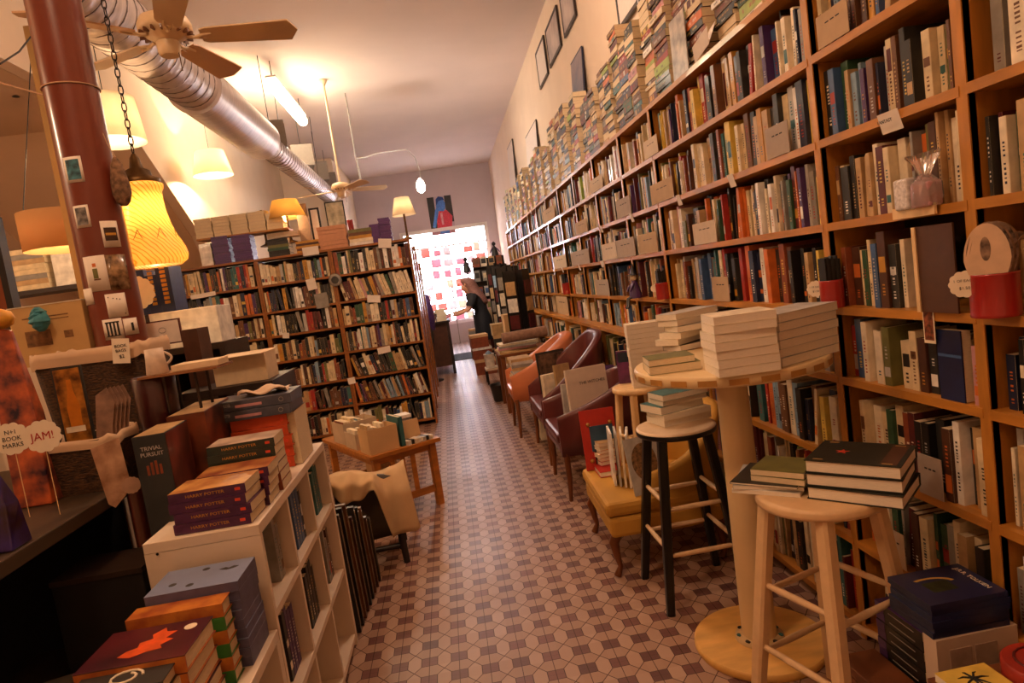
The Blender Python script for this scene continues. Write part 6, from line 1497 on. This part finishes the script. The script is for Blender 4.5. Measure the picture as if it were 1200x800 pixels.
b = MB(); b.box(-.204, -.196, -.022, .022, 1.548, 1.555, BM['maroon']); b.build('mouth', t)
for s_ in (-1, 1): b = MB(); b.lathe([(.004, .03), (.016, .01), (.014, -.02), (.004, -.03)], SKIN, T(-.11, .082*s_, 1.59), seg=8); b.build('ear', t)
for s_, (x_, y_) in ((-1, (.045, -.10)), (1, (.085, .10))): b = MB(); b.box(x_-.14, x_+.07, y_-.04, y_+.04, .002, .06, BM['black']); b.build('shoe', t, bevel=.02)
# counter table in front of them
def simple_table(label, x0, x1, y0, y1, z, m, skirt=False):
    tt = thing('display_table', label, 'table', (x0, y0, 0)); w, d = x1-x0, y1-y0
    b = MB(); b.box(0, w, 0, d, z-.03, z, m); b.build('tabletop', tt)
    for (x_, y_) in ((.02, .02), (w-.07, .02), (.02, d-.07), (w-.07, d-.07)): b = MB(); b.box(x_, x_+.05, y_, y_+.05, 0, z-.0302, m); b.build('leg', tt)
    if skirt: b = MB(); b.box(.071, w-.071, .04, d-.04, .15, z-.031, BM['chestnut']); b.build('cupboard', tt)
    return tt
simple_table('dark display table before the person at the far end', -.62, .02, 11.1, 12.1, .92, DSK, True)
rg = random.Random(77)
for q in range(3):
    for k in range(6):
        fbook((-.58+.19*q+rg.uniform(-.01, .01), 11.15+.02*q, .9205+k*.034), rg.uniform(-.08, .08), .165, .22, .033, rg.choice(['ivory', 'tan', 'pink', 'grey', 'white']), PAGES, 'pale book, %s from bottom, %s pile on the far dark table' % (ORD[k], ORD[q]), 'back', 'piles on the far dark table')
# garments / coats on a stand at the left of the far end
t = thing('coat_stand', 'dark coat stand hung with black clothes at far left of aisle', 'stand', (-.42, 10.55, 0))
b = MB(); b.tube([(0, 0, 0), (0, 0, 1.75)], .02, DSK, seg=8); b.lathe([(.2, 0), (.2, .02), (.02, .05)], DSK, seg=20); b.build('pole', t)
for k, (h0, c) in enumerate(((1.7, 'black'), (1.25, 'charcoal'), (1.45, 'purple'))):
    b = MB(); b.lathe([(.13, h0-.62), (.15, h0-.4), (.12, h0-.2), (.10, h0-.06), (.03, h0)], BM[c], T(.05*k-.04, -.03+.03*k, 0), seg=14); b.build('garment', t)
# shelves of small boxes against the window
PKB = [mkshade('pink_tissue_box', '#f8e4e4', .5), mkshade('tan_tissue_box', '#f4e4d4', .5), mkshade('rose_tissue_box', '#f0bcc8', .45), mkshade('red_tissue_box', '#f0b0a8', .45)]
t = thing('window_shelves', 'thin metal shelves standing before the bright shop window', 'shelf', (-.8, YB-.45, 0))
LV = [2.30, 2.02, 1.74, 1.46, 1.2, .92, .64]
for z in LV: b = MB(); b.box(0, 2.05, 0, .22, z-.015, z, BM['grey']); b.build('shelf', t)
for x_ in (0, 1.0, 2.03): b = MB(); b.box(x_, x_+.02, .2, .22, 0, 2.4, BM['grey']); b.build('upright', t)
rg = random.Random(5)
nbx = 0
for li, z in enumerate(LV):
    x_ = -.76
    while x_ < 1.15:
        w = rg.uniform(.15, .25); h_ = rg.uniform(.13, .2)
        if rg.random() < (.82 if li else .7):
            b = MB(); b.box(0, w, 0, .10, 0, h_, rg.choice(PKB)); o = b.build('gift_box', loc=(x_, YB-.42, z+.001)); nbx += 1
            tag(o, 'small pink or tan box, %s from left, %s shelf down before the window' % (ORD[nbx % 30], ORD[li]), 'box', 'boxes on the window shelves')
            b.build('x') if False else None
        x_ += w+rg.uniform(.02, .12)
# narrow racks and clutter at the right-hand far end
MET = mat('dark_metal', '#2a2624', rough=.4, metal=.5)
def spinner(label, x, y, h, seed, cols=4, rows=5):
    tt = thing('card_rack', label, 'rack', (x, y, 0), .3, 'card racks at the far right')
    b = MB(); b.tube([(0, 0, 0), (0, 0, h)], .018, MET, seg=8); b.lathe([(.2, 0), (.2, .015), (.03, .04)], MET, seg=20); b.build('pole', tt)
    rg = random.Random(seed)
    for c in range(cols):
        a = 2*PI*c/cols+.6
        b = MB(); b.box(.145, .15, -.085, .085, .35, h-.05, MET, RZ(a)); b.build('wire_panel', tt)
        for r in range(rows):
            z = .4+(h-.55)*r/rows
            b = MB(); b.box(.1505, .165, -.07, .07, z, z+(h-.5)/rows*.78, rg.choice([BM['ivory'], BM['white'], BM['tan'], BM['grey'], BM['maroon'], BM['sky']]), RZ(a)); b.build('greeting_card', tt)
    return tt
for k, (px, py, y_, h_, lab) in enumerate(((604, 404, 8.3, 1.62, 'nearest wire rack of white cards right of the aisle'), (590, 395, 9.6, 1.7, 'second wire card rack farther along the right'), (583, 390, 10.8, 1.75, 'third wire card rack near the window end'), (576, 380, 12.2, 1.8, 'farthest wire card rack beside the window end'))):
    spinner(lab, [.93, .95, .98, 1.0][k], y_, h_, k)
simple_table('small table with heaped magazines behind the orange chair', .48, 1.08, 7.05, 7.75, .66, LEGW)
for k in range(5):
    fbook((.50+.02*math.sin(k*2), 7.08, .6605+k*.022), .15*math.sin(k*1.7), .42, .3, .021, ['tan', 'cream', 'pink', 'grey', 'ivory'][k], PAGES, 'large magazine, %s from bottom, heaped behind the orange chair' % ORD[k], 'front', 'magazines heaped behind the orange chair', cat='magazine', name='magazine')
t = thing('roll', 'grey-brown rolled rug lying on the magazine heap', 'rug', (.55, 7.02, .775)); b = MB(); b.tube([(0, .06, .06), (.5, .10, .07)], .06, mat('taupe_roll', '#8a6a58', rough=.9, var=.2), seg=18); b.build('roll', t)
# white tubs on a low stand
t = thing('low_stand', 'low white stand carrying tubs far along the right', 'stand', (.42, 9.3, 0)); b = MB(); b.box(0, .34, 0, .3, .20, .23, WHT); b.build('top', t)
for (x_, y_) in ((.0, .0), (.31, .0), (.0, .27), (.31, .27)): b = MB(); b.box(x_, x_+.03, y_, y_+.03, 0, .1998, MET); b.build('leg', t)
for k, (x_, w, h_, lab) in enumerate(((.43, .15, .20, 'left white tub with blue lid on the low white stand'), (.60, .15, .17, 'right white printed tub on the low white stand'))):
    t = thing('tub', lab, 'tub', (x_+.07, 9.42, .231)); b = MB(); b.lathe([(.062, 0), (.078, h_), (.083, h_+.005), (.07, h_+.004), (.06, .01)], BM['white'], seg=20); b.build('body', t)
    b = MB(); b.lathe([(.04, h_-.02), (.05, h_+.02), (.01, h_+.05)], BM['sky' if k == 0 else 'tan'], seg=12); b.build('contents', t)
t = thing('bucket', 'small black bucket on the floor beyond the orange chair', 'bucket', (.50, 7.95, 0)); b = MB(); b.lathe([(.09, 0), (.12, .2), (.126, .21), (.115, .2), (.085, .01)], BM['black'], seg=20); b.build('body', t)
# grey stack of newspapers beside orange chair
for k in range(9): fbook((.52+.006*math.sin(k*2), 6.02, .47+k*.028), .05*math.sin(k), .2, .26, .027, ['grey', 'silver', 'tan'][k % 3], PAGES, 'grey book, %s from the bottom, stacked on the orange chair seat' % ORD[k], 'front', 'grey stack on the orange chair')
b = MB(); vs = []
# piles of boxes and stock on the right at the far end
rg = random.Random(91); kk_ = 0
for (x0, y0) in ((.30, 10.4), (.72, 8.75), (.62, 10.1), (.55, 12.4), (.80, 13.2), (.95, 14.2), (.35, 13.6)):
    z = 0
    for k in range(rg.choice([3, 4, 5])):
        w, d, h_ = rg.uniform(.25, .38), rg.uniform(.25, .35), rg.uniform(.15, .30)
        t = thing('stock_box', 'stacked stock box, %s up, %s pile along the far right' % (ORD[k], ORD[kk_]), 'box', (x0+rg.uniform(0, .05), y0, z+.0005), rg.uniform(-.08, .08), 'stock boxes at the far right')
        m_ = rg.choice([CB2, CB3, BM['grey'], BM['maroon'], BM['tan'], BM['charcoal'], BM['rust']])
        b = MB(); b.box(0, w, 0, d, 0, h_*.8, m_); b.build('body', t); b = MB(); b.box(-.004, w+.004, -.004, d+.004, h_*.8+.0002, h_, rg.choice([m_, BM['white'], CB2])); b.build('lid', t)
        z += h_+.001
    kk_ += 1
for k, (x, y, c) in enumerate(((-.30, 13.2, 'maroon'), (-.95, 13.4, 'charcoal'), (-.45, 14.3, 'brown'))):
    t = thing('counter_unit', '%s counter block at the far left end of the aisle' % ['dark red', 'charcoal', 'brown'][k], 'counter', (x-.3, y, 0)); b = MB(); b.box(0, .55, 0, .6, 0, .95, BM[c]); b.build('body', t, bevel=.004); b = MB(); b.box(-.02, .57, -.02, .62, .9502, .98, DSK); b.build('top', t)
b = MB(); b.box(-.75, .75, 12.95, 14.2, .0005, .010, mat('dark_mat', '#1c1616', rough=.9, var=.2)); o = b.build('door_mat'); tag(o, 'dark floor mat at the far end of the tiled aisle', 'mat')

# merchandise rack facing the camera beside the window
t = thing('display_rack', 'tall dark rack of small face-out goods right of the window', 'rack', (.62, 12.75, 0))
b = MB(); b.box(0, .64, .10, .12, 0, 1.95, MET); b.build('back_panel', t)
for z in (.3, .6, .9, 1.2, 1.5, 1.78): b = MB(); b.box(0, .64, -.06, .0998, z-.012, z, MET); b.build('shelf', t)
rg = random.Random(19)
for r, z in enumerate((.3, .6, .9, 1.2, 1.5, 1.78)):
    for c in range(4):
        b = MB(); w = rg.uniform(.10, .135); h_ = rg.uniform(.15, .24); b.box(0, w, 0, .03, 0, h_, rg.choice([BM[q] for q in ('ivory', 'tan', 'white', 'pink', 'grey', 'maroon', 'cream', 'rust', 'silver')]))
        b.box(.012, w-.012, -.0012, -.0002, h_*.3, h_*.8, rg.choice([BM[q] for q in ('brown', 'charcoal', 'rust', 'blue', 'olive', 'cream')]))
        o = b.build('boxed_card', loc=(.63+.155*c, 12.71, z+.0005)); tag(o, 'small boxed card set, %s from left, %s shelf up on the dark display rack' % (ORD[c], ORD[r]), 'card', 'card sets on the display rack')
for k, (x, y, z) in enumerate(((.50, 12.75, 1.7), (1.10, 12.78, 1.781))):
    if k == 0: b = MB(); b.tube([(0, 0, 0), (0, 0, 1.7)], .015, MET, seg=6); b.lathe([(.15, 0), (.15, .02), (.02, .04)], MET, seg=16); b.lathe([(.01, 1.7), (.10, 1.705), (.10, 1.72)], MET, seg=16); o = b.build('stand', loc=(x, y, 0)); tag(o, 'thin metal stand carrying the left dark doll by the window', 'stand'); z = 1.722
    else: z = 1.951; y = 12.86
    t = thing('doll', '%s dark dressed doll standing high beside the window' % ['left', 'right'][k], 'doll', (x, y, z), 0, 'dark dolls by the window')
    b = MB(); b.lathe([(.075, 0), (.06, .10), (.035, .17), (.015, .20)], BM['charcoal'], seg=14); b.build('dress', t)
    b = MB(); b.lathe([(.01, .195), (.035, .22), (.038, .25), (.01, .285)], BM['black'], seg=12); b.build('head', t)
    for s_ in (-1, 1): b = MB(); b.tube([(.02*s_, 0, .17), (.07*s_, -.02, .12), (.09*s_, -.03, .07)], .012, BM['purple'], seg=6); b.build('arm', t)
# ------------------------------------------------------------------ build the ordinary books
NB = sum(1 for o in bpy.data.objects if o.get('category') == 'book')
NIND = max(0, 298-NB); print('FEATURE BOOKS', NB, 'shelf individuals', NIND)
ALL.sort(key=lambda q: -q['s'])
rng = random.Random(3)
for q in ALL[:NIND]:
    mb = MB(); book_geo(mb, q['w'], q['h'], q['d'], BM[q['c']], PAGES, Matrix.Identity(4), deco_for(rng, q['c']), rng.random() < .5, rng, rng.choice([1, 2, 2, 3]))
    o = mb.build('book'); o.matrix_world = q['M']; tag(o, q['label'], 'book', q['g'])
mb = MB()
for q in ALL[NIND:]:
    book_geo(mb, q['w'], q['h'], q['d'], BM[q['c']], PAGES, q['M'], None if q['far'] else deco_for(rng, q['c']), False, rng, 1 if q['s'] < .0002 else 2)
for M, L, D, Th, cv, pg, sp in MINOR:
    mb.box(0, L, 0, D, 0, .001, cv, M); mb.box(0, L, 0, D, Th-.001, Th, cv, M)
    q = {'front': (0, L, 0, .002), 'back': (0, L, D-.002, D), 'left': (0, .002, 0, D), 'right': (L-.002, L, 0, D)}[sp]
    mb.box(q[0], q[1], q[2], q[3], .001, Th-.001, cv, M); mb.box(.0021, L-.0021, .0021, D-.0021, .001, Th-.001, pg, M)
o = mb.build('shelved_books'); o['kind'] = 'stuff'; tag(o, 'remaining rows and piles of mixed books filling all the bookcases', 'books')
# ------------------------------------------------------------------ light
W = bpy.data.worlds.new('world'); bpy.context.scene.world = W; W.use_nodes = True
W.node_tree.nodes['Background'].inputs[0].default_value = (.92, .92, 1, 1); W.node_tree.nodes['Background'].inputs[1].default_value = 5
def light(name, kind, loc, power, col, size=.1, rot=None, size_y=None, spread=None):
    l = bpy.data.lights.new(name, kind); l.energy = power; l.color = srgb(col) if isinstance(col, str) else col
    if kind == 'AREA':
        l.size = size
        if size_y: l.shape = 'RECTANGLE'; l.size_y = size_y
        if spread: l.spread = spread
    else: l.shadow_soft_size = size
    o = bpy.data.objects.new(name, l); C.objects.link(o); o.location = loc
    if rot: o.rotation_euler = rot
    return o
light('daylight', 'AREA', (.22, YB+.6, 1.7), 950, '#f6eefc', 2.6, (-PI/2-.18, 0, 0), 2.6)
for p, w, c, s in LIGHTS: light('bulb_light', 'POINT', p, w*1.0, c, s)
# warm overhead light from out of view: unseen point lights, no fixtures
light('unseen_overhead_light', 'POINT', (-1.0, .9, 3.8), 105, '#ffd0a6', .22)
light('unseen_overhead_light', 'POINT', (.3, 4.3, 4.2), 90, '#ffdcc0', .25)  # added above the view to light the middle of the aisle
light('side_room_fill', 'POINT', (-4.0, 2.6, 2.9), 70, '#ffd8b0', .15)  # unseen light added off to the left to brighten the side room
sc = bpy.context.scene
sc.view_settings.view_transform = 'Standard'; sc.view_settings.look = 'None'; sc.view_settings.gamma = 1; sc.view_settings.use_curve_mapping = False
sc.view_settings.exposure = 0
